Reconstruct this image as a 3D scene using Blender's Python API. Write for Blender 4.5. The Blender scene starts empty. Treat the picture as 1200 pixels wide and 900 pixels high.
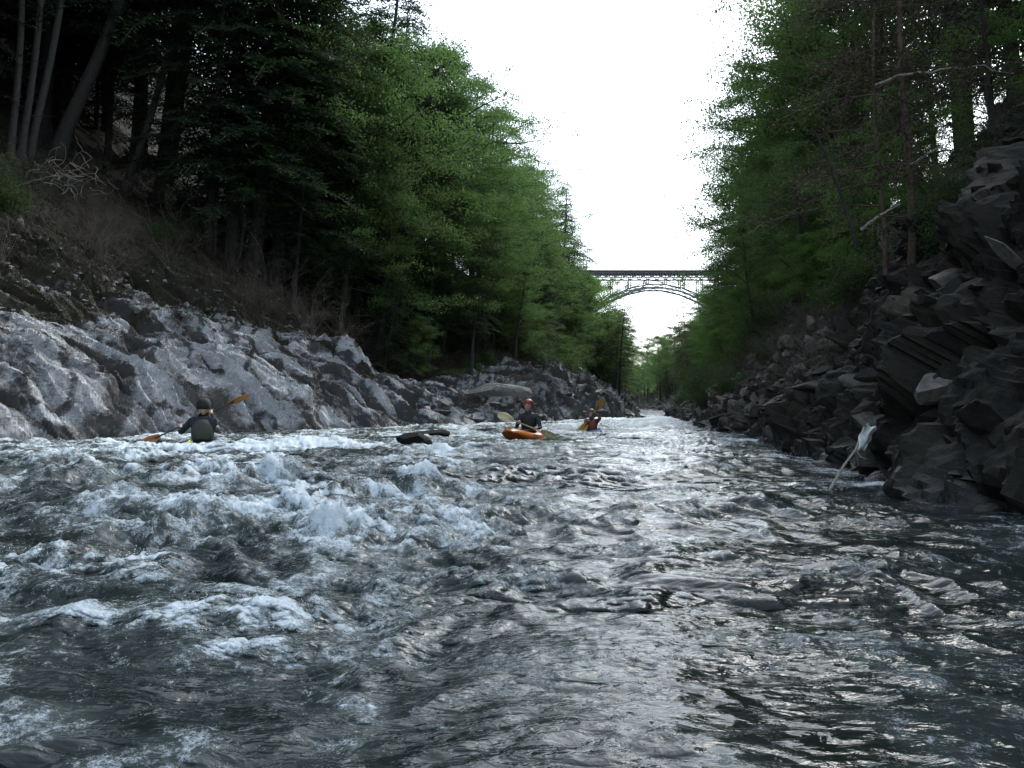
import bpy, math, random
import numpy as np
from mathutils import Vector, Matrix
random.seed(7); RS = np.random.RandomState(11)
sc = bpy.context.scene
COL = sc.collection
F = 960.0; HZ = 476.0; CH = 0.8
def W(px, py, d):
    return Vector(((px-600)/F*d, d, CH+(HZ-py)/F*d))
def sstep(a, b, x):
    t = np.clip((x-a)/(b-a), 0, 1); return t*t*(3-2*t)
# ------------------------------------------------------------------ noise
_T = np.random.RandomState(5).permutation(4096).astype(np.int32); _T2 = np.concatenate([_T, _T])
_R = np.random.RandomState(6).rand(4096); _GX = np.cos(_R*2*math.pi).astype(np.float32); _GY = np.sin(_R*2*math.pi).astype(np.float32)
def _hi(ix, iy, seed):
    return _T[(_T2[(ix+seed*131) & 4095]+iy+seed*17) & 4095]
def _h(ix, iy, seed): return _R[_hi(ix, iy, seed)]
def pn(x, y, seed=0):
    x = np.asarray(x, float); y = np.asarray(y, float); x, y = np.broadcast_arrays(x, y)
    x0 = np.floor(x); y0 = np.floor(y); xi = x0.astype(np.int32); yi = y0.astype(np.int32)
    xf = (x-x0).astype(np.float32); yf = (y-y0).astype(np.float32)
    u = xf*xf*xf*(xf*(xf*6-15)+10); v = yf*yf*yf*(yf*(yf*6-15)+10)
    h0 = _T2[(xi+seed*131) & 4095]+seed*17; h1 = _T2[(xi+1+seed*131) & 4095]+seed*17
    def g(h, dx, dy):
        k = _T[(h+yi+dy) & 4095]; return _GX[k]*(xf-dx)+_GY[k]*(yf-dy)
    a = g(h0,0,0); b = g(h1,1,0); c = g(h0,0,1); d = g(h1,1,1)
    return (a+u*(b-a)+v*((c+u*(d-c))-(a+u*(b-a))))*1.5
def fbm(x, y, o=4, seed=0):
    r = 0; a = 1; s = 0
    for k in range(o):
        r = r+a*pn(x*2**k+k*7.3, y*2**k-k*3.1, seed+k); s += a; a *= .5
    return r/s*1.4
def ridge(x, y, seed=0):
    return 1-2*np.abs(pn(x, y, seed))
def worley(x, y, seed=0):
    """nearest cell: its random number, local offset, F1 and F2"""
    x = np.asarray(x, float); y = np.asarray(y, float)
    xi = np.floor(x).astype(np.int64); yi = np.floor(y).astype(np.int64)
    f1 = np.full(x.shape, 9.); f2 = np.full(x.shape, 9.); r1 = np.zeros(x.shape); ox = np.zeros(x.shape); oy = np.zeros(x.shape); r2 = np.zeros(x.shape); r3 = np.zeros(x.shape)
    for dx in (-1,0,1):
        for dy in (-1,0,1):
            cx = xi+dx+_h(xi+dx, yi+dy, seed); cy = yi+dy+_h(xi+dx, yi+dy, seed+50)
            d = np.hypot(x-cx, y-cy); m = d < f1
            f2 = np.where(m, f1, np.minimum(f2, d))
            f1 = np.where(m, d, f1); ox = np.where(m, x-cx, ox); oy = np.where(m, y-cy, oy)
            r1 = np.where(m, _h(xi+dx, yi+dy, seed+99), r1)
            r2 = np.where(m, _h(xi+dx, yi+dy, seed+199), r2); r3 = np.where(m, _h(xi+dx, yi+dy, seed+299), r3)
    return r1, r2, r3, ox, oy, f1, f2
def blocks(x, y, seed=0, tilt=.6):
    r1, r2, r3, ox, oy, f1, f2 = worley(x, y, seed)
    return (r1-.5)+tilt*((r2-.5)*ox+(r3-.5)*oy)*2
# ------------------------------------------------------------------ materials
def NT(name):
    m = bpy.data.materials.new(name); m.use_nodes = True; nt = m.node_tree
    for n in list(nt.nodes):
        if n.type not in ('BSDF_PRINCIPLED', 'OUTPUT_MATERIAL'): nt.nodes.remove(n)
    return m, nt, nt.nodes['Principled BSDF']
def nd(nt, t, **kw):
    n = nt.nodes.new(t)
    for k, v in kw.items(): setattr(n, k, v)
    return n
def noise(nt, scale, detail=4, rough=.55, vec=None, dist=0):
    n = nd(nt, 'ShaderNodeTexNoise'); n.inputs['Scale'].default_value = scale; n.inputs['Detail'].default_value = detail
    n.inputs['Roughness'].default_value = rough; n.inputs['Distortion'].default_value = dist
    if vec is not None: nt.links.new(vec, n.inputs['Vector'])
    return n.outputs['Fac']
def objvec(nt, sc_=(1,1,1), rot=(0,0,0), coord='Object'):
    t = nd(nt, 'ShaderNodeTexCoord'); m = nd(nt, 'ShaderNodeMapping')
    m.inputs['Scale'].default_value = sc_; m.inputs['Rotation'].default_value = rot
    nt.links.new(t.outputs[coord], m.inputs['Vector']); return m.outputs['Vector']
def ramp(nt, fac, stops):
    r = nd(nt, 'ShaderNodeValToRGB'); nt.links.new(fac, r.inputs['Fac']); e = r.color_ramp.elements
    while len(e) < len(stops): e.new(.5)
    for i, (p, c) in enumerate(stops):
        e[i].position = p; e[i].color = (c, c, c, 1) if isinstance(c, (int, float)) else (*c, 1)
    return r.outputs['Color']
def mixc(nt, fac, a, b, mode='MIX'):
    m = nd(nt, 'ShaderNodeMix', data_type='RGBA', blend_type=mode)
    def put(s, v):
        if isinstance(v, bpy.types.NodeSocket): nt.links.new(v, s)
        elif isinstance(v, (int, float)): s.default_value = v
        else: s.default_value = (*v, 1)
    put(m.inputs[0], fac); put(m.inputs[6], a); put(m.inputs[7], b)
    return m.outputs[2]
def mth(nt, op, a, b=None, c=None):
    m = nd(nt, 'ShaderNodeMath', operation=op)
    for i, v in enumerate((a, b, c)):
        if v is None: continue
        if isinstance(v, bpy.types.NodeSocket): nt.links.new(v, m.inputs[i])
        else: m.inputs[i].default_value = v
    return m.outputs[0]
def bump(nt, bs, h, strength=.5, dist=.02, prev=None):
    b = nd(nt, 'ShaderNodeBump'); b.inputs['Strength'].default_value = strength; b.inputs['Distance'].default_value = dist
    nt.links.new(h, b.inputs['Height'])
    if prev is not None: nt.links.new(prev, b.inputs['Normal'])
    nt.links.new(b.outputs['Normal'], bs.inputs['Normal']); return b.outputs['Normal']
def attr(nt, name):
    a = nd(nt, 'ShaderNodeAttribute'); a.attribute_name = name; return a.outputs['Fac']
def plain(name, c, rough=.6, var=.25, scale=8, bumpd=0, metal=0, spec=.5):
    m, nt, b = NT(name)
    v = objvec(nt)
    f = noise(nt, scale, 4, .6, v)
    k = tuple(x*(1-var) for x in c); k2 = tuple(min(1, x*(1+var)) for x in c)
    nt.links.new(mixc(nt, ramp(nt, f, [(.3, 0), (.7, 1)]), k, k2), b.inputs['Base Color'])
    b.inputs['Roughness'].default_value = rough; b.inputs['Metallic'].default_value = metal; b.inputs['Specular IOR Level'].default_value = spec
    if bumpd: bump(nt, b, f, .6, bumpd)
    return m
def rock_mat(name, dark, light, stain, soilA, soilB, wet=True, streak=(1,1,1), rot=(0,0,0), bright_amt=.5):
    m, nt, b = NT(name)
    v = objvec(nt); vs = objvec(nt, streak, rot)
    n1 = noise(nt, .9, 6, .65, v, .4); n2 = noise(nt, 5, 6, .7, vs, .6); n3 = noise(nt, 22, 5, .7, v)
    tone = attr(nt, 'tone')
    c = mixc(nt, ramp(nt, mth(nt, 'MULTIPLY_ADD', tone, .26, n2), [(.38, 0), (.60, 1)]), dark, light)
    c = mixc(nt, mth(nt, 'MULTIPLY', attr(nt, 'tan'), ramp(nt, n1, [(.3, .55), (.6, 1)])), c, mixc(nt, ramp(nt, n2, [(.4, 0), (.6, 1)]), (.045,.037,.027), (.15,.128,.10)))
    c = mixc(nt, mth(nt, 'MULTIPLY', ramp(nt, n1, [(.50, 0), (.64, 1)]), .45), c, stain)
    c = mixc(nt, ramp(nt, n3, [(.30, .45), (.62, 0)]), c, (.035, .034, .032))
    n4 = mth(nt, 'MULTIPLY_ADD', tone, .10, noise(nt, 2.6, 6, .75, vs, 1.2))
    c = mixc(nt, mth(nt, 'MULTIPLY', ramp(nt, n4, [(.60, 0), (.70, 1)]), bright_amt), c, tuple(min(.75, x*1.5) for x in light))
    # soil, moss and leaf litter
    s1 = noise(nt, 3.5, 5, .7, v); s2 = noise(nt, 30, 4, .8, v)
    soil = mixc(nt, ramp(nt, s1, [(.4, 0), (.6, 1)]), soilA, soilB)
    soil = mixc(nt, ramp(nt, s2, [(.4, .6), (.68, 0)]), soil, (.018, .015, .011))
    soil = mixc(nt, ramp(nt, s2, [(.60, 0), (.75, .5)]), soil, (.13, .105, .075))
    sa = attr(nt, 'soil')
    sf = mth(nt, 'ADD', sa, mth(nt, 'MULTIPLY', mth(nt, 'SUBTRACT', noise(nt, 4, 6, .75, v), .5), 1.3))
    sf = ramp(nt, sf, [(.42, 0), (.56, 1)])
    c = mixc(nt, sf, c, soil)
    if wet:
        g = nd(nt, 'ShaderNodeNewGeometry'); sp = nd(nt, 'ShaderNodeSeparateXYZ'); nt.links.new(g.outputs['Position'], sp.inputs[0])
        zz = mth(nt, 'ADD', sp.outputs['Z'], mth(nt, 'MULTIPLY', mth(nt, 'SUBTRACT', n1, .5), -.7))
        wf = nd(nt, 'ShaderNodeMapRange'); nt.links.new(zz, wf.inputs[0])
        for i, q in ((1, .10), (2, .38), (3, 1), (4, 0)): wf.inputs[i].default_value = q
        wo = wf.outputs[0]
        c = mixc(nt, mth(nt, 'MULTIPLY', wo, .62), c, (.012, .012, .011))
        nt.links.new(mth(nt, 'MULTIPLY_ADD', wo, -.55, .8), b.inputs['Roughness'])
    else: b.inputs['Roughness'].default_value = .85
    nt.links.new(c, b.inputs['Base Color']); b.inputs['Specular IOR Level'].default_value = .35
    p = bump(nt, b, n2, .5, .045); p = bump(nt, b, n3, .6, .025, p); bump(nt, b, noise(nt, 70, 3, .7, v), .4, .008, p)
    return m
def leaf_mat(name, a, b_, trans=.35, hue=.5):
    m, nt, b = NT(name)
    oi = nd(nt, 'ShaderNodeObjectInfo')
    v = objvec(nt)
    f = noise(nt, .55, 3, .6, v); f2 = attr(nt, 'lv')
    c = mixc(nt, mth(nt, 'ADD', mth(nt, 'MULTIPLY', ramp(nt, f, [(.35, 0), (.65, 1)]), .5), mth(nt, 'MULTIPLY', f2, .5)), a, b_)
    c = mixc(nt, mth(nt, 'MULTIPLY', oi.outputs['Random'], hue), c, tuple(x*y for x, y in zip(a, (.9, .62, .75))))
    nt.links.new(c, b.inputs['Base Color']); b.inputs['Roughness'].default_value = .7; b.inputs['Specular IOR Level'].default_value = .12
    tr = nd(nt, 'ShaderNodeBsdfTranslucent'); nt.links.new(mixc(nt, .35, c, (.13, .24, .06)), tr.inputs['Color'])
    mx = nd(nt, 'ShaderNodeMixShader'); mx.inputs[0].default_value = trans
    nt.links.new(b.outputs[0], mx.inputs[1]); nt.links.new(tr.outputs[0], mx.inputs[2])
    nt.links.new(mx.outputs[0], nt.nodes['Material Output'].inputs['Surface'])
    return m
M = {}
M['rock_left'] = rock_mat('pale schist rock', (.060,.058,.058), (.40,.415,.435), (.15,.135,.118), (.028,.022,.016), (.034,.037,.017), streak=(.85,.85,1.3), rot=(0,.6,.5), bright_amt=.6)
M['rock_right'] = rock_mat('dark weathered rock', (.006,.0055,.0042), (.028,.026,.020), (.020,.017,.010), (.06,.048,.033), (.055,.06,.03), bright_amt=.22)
M['boulder_dark'] = rock_mat('wet dark boulder', (.02,.02,.02), (.055,.055,.053), (.03,.025,.02), (.05,.04,.03), (.04,.04,.03), bright_amt=.1)
M['boulder_black'] = plain('black wet stone', (.003,.003,.003), .8, .4, 6, .02, 0, .2) #, .4, 6, .02)
M['boulder_tan'] = rock_mat('tan boulder', (.10,.092,.08), (.25,.235,.21), (.13,.105,.08), (.05,.04,.03), (.04,.04,.03), bright_amt=.3)
M['boulder_grey'] = rock_mat('grey boulder', (.10,.10,.10), (.24,.24,.235), (.12,.10,.085), (.05,.04,.03), (.04,.04,.03), bright_amt=.3)
M['soil'] = plain('forest soil', (.03,.025,.017), .9, .4, 1.2, .05)
M['bark'] = plain('grey brown bark', (.034,.030,.026), .85, .45, 9, .02)
M['bark_pale'] = plain('pale bark', (.040,.038,.034), .85, .35, 7, .015)
M['bark_red'] = plain('reddish bark', (.10,.07,.05), .85, .4, 9, .02)
M['twig'] = plain('dry twig', (.10,.082,.065), .9, .4, 6)
M['drift'] = plain('bleached driftwood', (.30,.27,.23), .8, .3, 10, .01)
M['hemlock'] = leaf_mat('hemlock needles', (.020,.032,.022), (.037,.055,.033), .18)
M['hemlock_dry'] = leaf_mat('dull brown conifer twigs', (.060,.050,.036), (.085,.075,.05), .15)
M['broad'] = leaf_mat('fresh green leaves', (.065,.120,.040), (.11,.185,.056), .48, .35)
M['bright'] = leaf_mat('bright spring leaves', (.10,.20,.045), (.16,.29,.065), .5, .25)
M['bush'] = leaf_mat('bush leaves', (.04,.075,.025), (.07,.12,.035), .35)
M['litter'] = leaf_mat('dry leaf litter and weeds', (.038,.030,.02), (.05,.052,.025), .15)
M['steel'] = plain('weathered bridge steel', (.13,.13,.145), .55, .25, .4)
M['concrete'] = plain('bridge deck concrete', (.09,.088,.085), .8, .2, .3)
# water
def water_mat():
    m, nt, b = NT('river water')
    v = objvec(nt)
    fo = attr(nt, 'foam')
    n1 = noise(nt, 9, 5, .72, v, .8); n2 = noise(nt, 42, 4, .8, v, .4); n5 = noise(nt, 130, 2, .8, v); n3 = noise(nt, 2.4, 5, .65, objvec(nt, (1,.8,1)), 1.0)
    nn = mth(nt, 'ADD', mth(nt, 'MULTIPLY', n1, .42), mth(nt, 'ADD', mth(nt, 'MULTIPLY', n2, .30), mth(nt, 'MULTIPLY_ADD', n5, .16, mth(nt, 'MULTIPLY', n3, .12))))
    ff = mth(nt, 'ADD', fo, mth(nt, 'MULTIPLY', mth(nt, 'SUBTRACT', nn, .5), 6.0))
    fac = ramp(nt, ff, [(.38, 0), (1.25, 1)])
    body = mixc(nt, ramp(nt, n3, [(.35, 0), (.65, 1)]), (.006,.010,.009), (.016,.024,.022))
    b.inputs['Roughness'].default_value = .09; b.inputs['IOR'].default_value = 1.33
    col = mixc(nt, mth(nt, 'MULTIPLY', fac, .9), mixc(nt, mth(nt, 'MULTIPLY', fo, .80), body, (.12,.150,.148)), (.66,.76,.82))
    nt.links.new(col, b.inputs['Base Color'])
    nt.links.new(mth(nt, 'MULTIPLY_ADD', fac, .42, .035), b.inputs['Roughness'])
    # ripples too fine for the mesh
    vr = objvec(nt, (1, 1.9, 1), (0, 0, .22))
    r1 = noise(nt, 7, 3, .55, vr, .8); r2 = noise(nt, 24, 3, .6, vr, .5)
    rp = attr(nt, 'rip'); p = bump(nt, b, mth(nt, 'MULTIPLY', r1, rp), .45, .05); p = bump(nt, b, mth(nt, 'MULTIPLY', r2, rp), .38, .014, p)
    bump(nt, b, mth(nt, 'MULTIPLY', n2, fac), .6, .03, p)
    return m
M['water'] = water_mat()
def spray_mat():
    m, nt, b = NT('water droplets'); b.inputs['Base Color'].default_value = (.75,.82,.85,1); b.inputs['Roughness'].default_value = .15
    b.inputs['IOR'].default_value = 1.33; return m
M['spray'] = spray_mat()

# ------------------------------------------------------------------ mesh helpers
def mesh_np(name, V, Fq, mats, smooth=False, attrs=None):
    V = np.asarray(V, np.float32); Fq = np.asarray(Fq, np.int32)
    me = bpy.data.meshes.new(name); n = Fq.shape[1]
    me.vertices.add(len(V)); me.vertices.foreach_set('co', V.ravel())
    me.loops.add(Fq.size); me.loops.foreach_set('vertex_index', Fq.ravel())
    me.polygons.add(len(Fq)); me.polygons.foreach_set('loop_start', np.arange(0, Fq.size, n, dtype=np.int32))
    me.polygons.foreach_set('loop_total', np.full(len(Fq), n, np.int32))
    me.polygons.foreach_set('use_smooth', np.full(len(Fq), smooth, bool))
    if attrs:
        for k, (dom, a) in attrs.items():
            at = me.attributes.new(k, 'FLOAT', dom); at.data.foreach_set('value', np.asarray(a, np.float32).ravel())
    for mt in (mats if isinstance(mats, (list, tuple)) else [mats]): me.materials.append(mt)
    me.update(calc_edges=True); me.validate(); return me
def ob(name, me, parent=None, loc=(0,0,0)):
    o = bpy.data.objects.new(name, me); COL.objects.link(o); o.location = loc
    if parent: o.parent = parent
    return o
def tag(o, label=None, cat=None, group=None, kind=None):
    if label: o['label'] = label
    if cat: o['category'] = cat
    if group: o['group'] = group
    if kind: o['kind'] = kind
    return o
def grid_faces(nr, nc):
    i = np.arange(nr*nc).reshape(nr, nc)
    return np.stack([i[:-1,:-1], i[:-1,1:], i[1:,1:], i[1:,:-1]], -1).reshape(-1, 4)
def recentre(o):
    me = o.data; n = len(me.vertices); a = np.empty(n*3, np.float32); me.vertices.foreach_get('co', a); a = a.reshape(-1, 3)
    c = np.array([a[:, 0].mean(), a[:, 1].mean(), a[:, 2].min()]); me.vertices.foreach_set('co', (a-c).ravel()); me.update(); o.location = Vector(c.tolist())
class TB:
    """collects tapered tubes"""
    def __init__(s): s.v = []; s.f = []; s.n = 0
    def tube(s, P, R, k=6, cap=True):
        P = np.asarray(P, float); m = len(P)
        T = np.gradient(P, axis=0); T /= np.linalg.norm(T, axis=1)[:, None]+1e-9
        a = np.array([1., 0, 0]) if abs(T[0][0]) < .8 else np.array([0, 1., 0])
        A = a[None]-T*(T@a)[:, None]; A /= np.linalg.norm(A, axis=1)[:, None]+1e-9
        B = np.cross(T, A)
        th = np.arange(k)*2*math.pi/k
        R = np.asarray(R, float)[:, None, None]
        V = P[:, None, :]+R*(A[:, None, :]*np.cos(th)[None, :, None]+B[:, None, :]*np.sin(th)[None, :, None])
        s.v.append(V.reshape(-1, 3))
        i = np.arange(m*k).reshape(m, k)+s.n; j = np.roll(i, -1, 1)
        s.f.append(np.stack([i[:-1], j[:-1], j[1:], i[1:]], -1).reshape(-1, 4)); s.n += m*k
    def mesh(s, name, mat, smooth=True):
        return mesh_np(name, np.concatenate(s.v), np.concatenate(s.f), mat, smooth)
def cards(C, D, Nn, L, Wd, fold=.0):
    """diamond leaf faces: base C, direction D, normal Nn"""
    D = D/(np.linalg.norm(D, axis=1)[:, None]+1e-9)
    S = np.cross(D, Nn); S /= np.linalg.norm(S, axis=1)[:, None]+1e-9
    L = np.asarray(L)[:, None]; Wd = np.asarray(Wd)[:, None]
    V = np.stack([C, C+D*L*.5+S*Wd*.5, C+D*L, C+D*L*.5-S*Wd*.5], 1)
    return V.reshape(-1, 3), np.arange(len(C)*4).reshape(-1, 4)
# ------------------------------------------------------------------ river banks
def smooth_curve(pts, sig):
    ys = np.arange(-70, 420, .25); p = np.array(pts); x = np.interp(ys, p[:, 0], p[:, 1])
    sg = np.interp(ys, [-70, 5, 40, 120, 420], sig)/.25
    out = np.empty_like(x)
    for i in range(len(ys)):
        r = int(sg[i]*3)+1; a = max(0, i-r); b = min(len(ys), i+r+1); w = np.exp(-.5*((np.arange(a, b)-i)/sg[i])**2)
        out[i] = (x[a:b]*w).sum()/w.sum()
    return ys, out
LY, LX = smooth_curve([(-70,-30),(-20,-18),(0,-15.5),(10,-13.2),(17.9,-11.2),(21.3,-8.9),(27.4,-5.7),(33.4,-2.4),(36,-2.2),(40,.6),(48,4.6),(55,6.9),(70,10.6),(95,14.4),(120,16),(150,15.5),(200,12),(260,14),(320,24),(420,36)], [3,1.0,1.0,5,8])
RY, RX = smooth_curve([(-70,12),(-20,4.8),(0,3.5),(5.5,3.4),(6.7,3.5),(8.6,3.6),(10.5,4.1),(14.2,4.9),(17,5.7),(21.3,6.2),(26,6.4),(32,7.2),(38,8.6),(45,9.4),(70,13.5),(96,18.2),(120,21.5),(150,24),(200,24.5),(260,29),(320,42),(420,55)], [3,.7,.8,4,8])
def bankx(side, y): return np.interp(y, LY, LX) if side == 'L' else np.interp(y, RY, RX)
def bankn(side, y):
    y = np.asarray(y, float)
    w = 2+np.clip(y, 0, 200)*.06
    dx = (bankx(side, y+w)-bankx(side, y-w))/(2*w)
    k = 1/np.sqrt(1+dx*dx)
    return (-k, dx*k) if side == 'L' else (k, -dx*k)
LS = np.array([-6,-2,0,.9,2,3.5,5,6.5,8,10,14,25,50,75,120,200]); LZ = np.array([-2.2,-1.0,-.05,1.15,2.2,3.15,3.8,5.0,6.7,8.6,11.5,20,38,47,52,56])
RSs = np.array([-5,-1.5,0,.5,1.6,3,5,8,14,25,45,75,120,200]); RZ = np.array([-2.2,-1.0,-.05,1.0,2.8,5.0,7.6,10.6,16,26,42,50,54,58])
def height(side, y, s):
    y = np.asarray(y, float); s = np.asarray(s, float)
    if side == 'L':
        k = np.interp(y, [-70,10,18,25,31,34.5,37.5,42,48,70,140,200,300,420], [1,1.2,1.25,1.04,.95,.55,.5,.8,.95,.85,.75,.8,1,1])
        kk = k+(1-k)*sstep(6, 12, s)*(y < 120)
        z = np.interp(s, LS, LZ)*kk
    else:
        k = np.interp(y, [-70,0,6,12,18,24,30,45,70,120,150,240,300,420], [1.1,1.1,1.0,.92,.88,.80,.78,.75,.68,.6,.42,.42,.7,.8])
        z = np.interp(s, RSs, RZ)*k
    return z
def disp(side, y, s):
    """bumps of the ground (along the slope's normal)"""
    if side == 'L':
        rock = sstep(-.6, .4, s)*(1-sstep(5.5, 9, s))
        wx = .5*fbm(y*.35, s*.35, 3, 3)
        q = (y+s*1.15)*.70+wx; r = (s*1.3-y)*.7
        a = q/1.15+.22*pn(q*.5, r*.22, 8); saw = (a-np.floor(a)); saw = np.where(saw < .85, saw/.85, (1-saw)/.15)
        b = q/.37+.35*pn(q*.8, r*.35, 9); saw2 = (b-np.floor(b)); saw2 = np.where(saw2 < .8, saw2/.8, (1-saw2)/.2)
        m1 = .30+.70*sstep(19, 24, y)
        bl = blocks(q/.8, r/1.9, 5, .8)
        c = q/.16+.9*pn(q*3, r*1.2, 19); saw3 = c-np.floor(c)
        m3 = sstep(-.1, .35, pn(y*.5+3, s*.6, 33))
        d = rock*(.60*fbm(y*.3, s*.5, 3, 21)+.46*m1*(saw-.5)+.30*(.35+.65*m1)*(saw2-.5)*(.4+.6*sstep(-.3, .3, pn(y*.3, s*.4, 31)))+.12*bl+.10*blocks(q/.28, r/1.9, 55, 1)+.055*blocks(q/.11, r/1.0, 56, 1)+.10*fbm(q*1.8, r*.8, 4, 22)+.05*fbm(y*6, s*7, 4, 24))
        d = d-rock*.34*np.clip(ridge(q*.75+.7, r*.22, 41)-.80, 0, 1)/.20*sstep(.3, .8, s)
        d = d+(1-rock)*sstep(.5, 3, s)*(.5*fbm(y*.22, s*.22, 4, 25)+.12*fbm(y*1.7, s*1.7, 3, 26))
        far = sstep(36, 42, y)*rock; d = d+far*.75*(saw-.5)
        return d
    rock = sstep(-.6, .3, s)*(1-sstep(5, 9, s)*.7)
    near = 1-sstep(14, 30, y)
    w1 = .35*fbm(y*.5, s*.5, 3, 61); w2 = .35*fbm(y*.5+9, s*.5, 3, 62)
    s2 = s*2.0; yy = (y*.85+s2*.5)+w1; ss = (s2*.85-y*.5)+w2
    d = rock*((.35*near+.30)*blocks(yy/1.3, ss/1.1, 63, .7)+(.20*near+.14)*blocks((.3*yy+.95*ss+w2)/.60, (.95*yy-.3*ss+w1)/.50, 64, .7)+.07*blocks((.8*yy-.6*ss+.7*w1)/.27, (.6*yy+.8*ss-.8*w2)/.22, 65, .7)+.03*blocks((.5*yy+.85*ss)/.12, (.85*yy-.5*ss)/.10, 69, .7)+.42*fbm(y*.9, s2*.9, 5, 70)-.22*sstep(.75, .95, ridge(yy*.6, ss*.35, 76))+.05*fbm(y*5, s*5, 3, 66))
    d = d+.5*fbm(y*.16, s*.2, 3, 67)*sstep(.2, 2, s)+(1-rock)*.15*fbm(y*1.5, s*1.5, 3, 68)
    return d
def ground(side, y, s, wd=True):
    y = np.asarray(y, float); s = np.asarray(s, float)
    nx, ny = bankn(side, y)
    d = disp(side, y, s) if wd else 0
    damp = sstep(-2, .5, s)
    hz, vt = (.55, .83) if side == 'L' else (.88-.38*sstep(5, 10, s), .42+.4*sstep(5, 10, s))
    X = bankx(side, y)+nx*(s-d*hz*damp); Y = y+ny*(s-d*hz*damp); Z = height(side, y, s)+d*vt*damp
    return X, Y, Z
def gpt(side, y, s):
    X, Y, Z = ground(side, y, s, True); return Vector((float(X), float(Y), float(Z)))
def build_bank(side, name, mat, ysamp, ssamp, label):
    y, s = np.meshgrid(ysamp, ssamp, indexing='ij')
    X, Y, Z = ground(side, y, s)
    if side == 'L':
        soil = sstep(3.2, 6.0, s+1.6*fbm(y*.25, s*.3, 4, 71)-.25*sstep(15, 25, y))*1.0
        soil = np.maximum(soil, .62*sstep(.15, .55, fbm(y*.4+3, s*.7, 4, 72))*sstep(.8, 2., s))
        wx = .5*fbm(y*.35, s*.35, 3, 3); q = (y+s*1.15)*.70+wx; r = (s*1.3-y)*.7
        m1 = .3+.7*sstep(18, 26, y)
        tone = 2.1*m1*fbm(q*2.6, r*.30, 4, 81)+.3*(blocks(q/.8, r/1.9, 5, .3))+.9*fbm(y*1.0, s*1.3, 4, 82)+.30-1.3*sstep(.72, .92, ridge(q*.75+.7, r*.22, 41))-.9*sstep(.75, .92, ridge(y*.7+.3*s, s*.9-.3*y, 88))
        soil = np.maximum(soil, .75*sstep(.0, .35, fbm(y*.28+1, s*.5+2, 4, 83)+.22*sstep(1.5, 4, s)-.12)*sstep(1.2, 2.4, s))
        tan = np.clip(.8*sstep(34, 44, y)*sstep(.1, .5, fbm(y*.3, s*.5, 3, 84)), 0, 1)
        tone = tone-.45*sstep(34, 42, y)
        soil = soil+1.5*sstep(7, 10, s)
        soil = np.where(y > 36, np.maximum(.30*sstep(1.5, 3, s), sstep(2.6, 5.5, s+1.3*fbm(y*.2, s*.3, 3, 73))), soil)
    else:
        soil = sstep(3.5, 7.5, s+2.2*fbm(y*.25, s*.4, 4, 74)+1.2*sstep(14, 24, y))
        soil = np.maximum(soil, .45*sstep(.05, .4, fbm(y*.5, s*.6, 4, 75))*sstep(12, 18, y))
        s2 = s*2; tone = 1.1*blocks((y*.85+s2*.5)/.50, (s2*.85-y*.5)/.36, 64, .1)+.5*fbm(y*1.5, s*2.5, 3, 86)
        tan = sstep(12, 17, y)*(.55+.45*sstep(-.2, .3, fbm(y*.5, s*.8, 3, 87)))+.9*sstep(.24, .34, blocks((y*.85+s2*.5)/1.25, (s2*.85-y*.5)/.85, 63, .1))*(s > .7)
        tan = np.clip(tan, 0, 1)
    V = np.stack([X, Y, Z], -1).reshape(-1, 3)
    f = grid_faces(len(ysamp), len(ssamp))
    if side == 'R': f = f[:, ::-1]
    me = mesh_np(name, V, f, mat, False, {'soil': ('POINT', soil), 'tone': ('POINT', tone), 'tan': ('POINT', tan)})
    o = ob(name, me); tag(o, label, kind='structure'); return o
def seg(*parts):
    out = []
    for a, b, st in parts: out.append(np.arange(a, b, st))
    return np.concatenate(out)
build_bank('L', 'left_bank', M['rock_left'], seg((-60,8,2),(8,15,.15),(15,38,.036),(38,60,.08),(60,90,.25),(90,410,2)),
           seg((-6,-.5,.5),(-.5,8,.036),(8,14,.12),(14,40,.7),(40,200,5)), 'pale grey rock and wooded slope of the left river bank')
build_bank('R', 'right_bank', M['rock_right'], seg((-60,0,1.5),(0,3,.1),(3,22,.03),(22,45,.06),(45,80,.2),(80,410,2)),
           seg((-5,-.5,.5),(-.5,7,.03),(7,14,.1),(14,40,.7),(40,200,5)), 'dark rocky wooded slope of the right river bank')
g = mesh_np('riverbed', [(-3000,-3000,-1.9),(3000,-3000,-1.9),(3000,3000,-1.9),(-3000,3000,-1.9)], [(0,1,2,3)], M['soil'])
tag(ob('riverbed', g), 'ground below the river and beyond the gorge', kind='structure')

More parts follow.
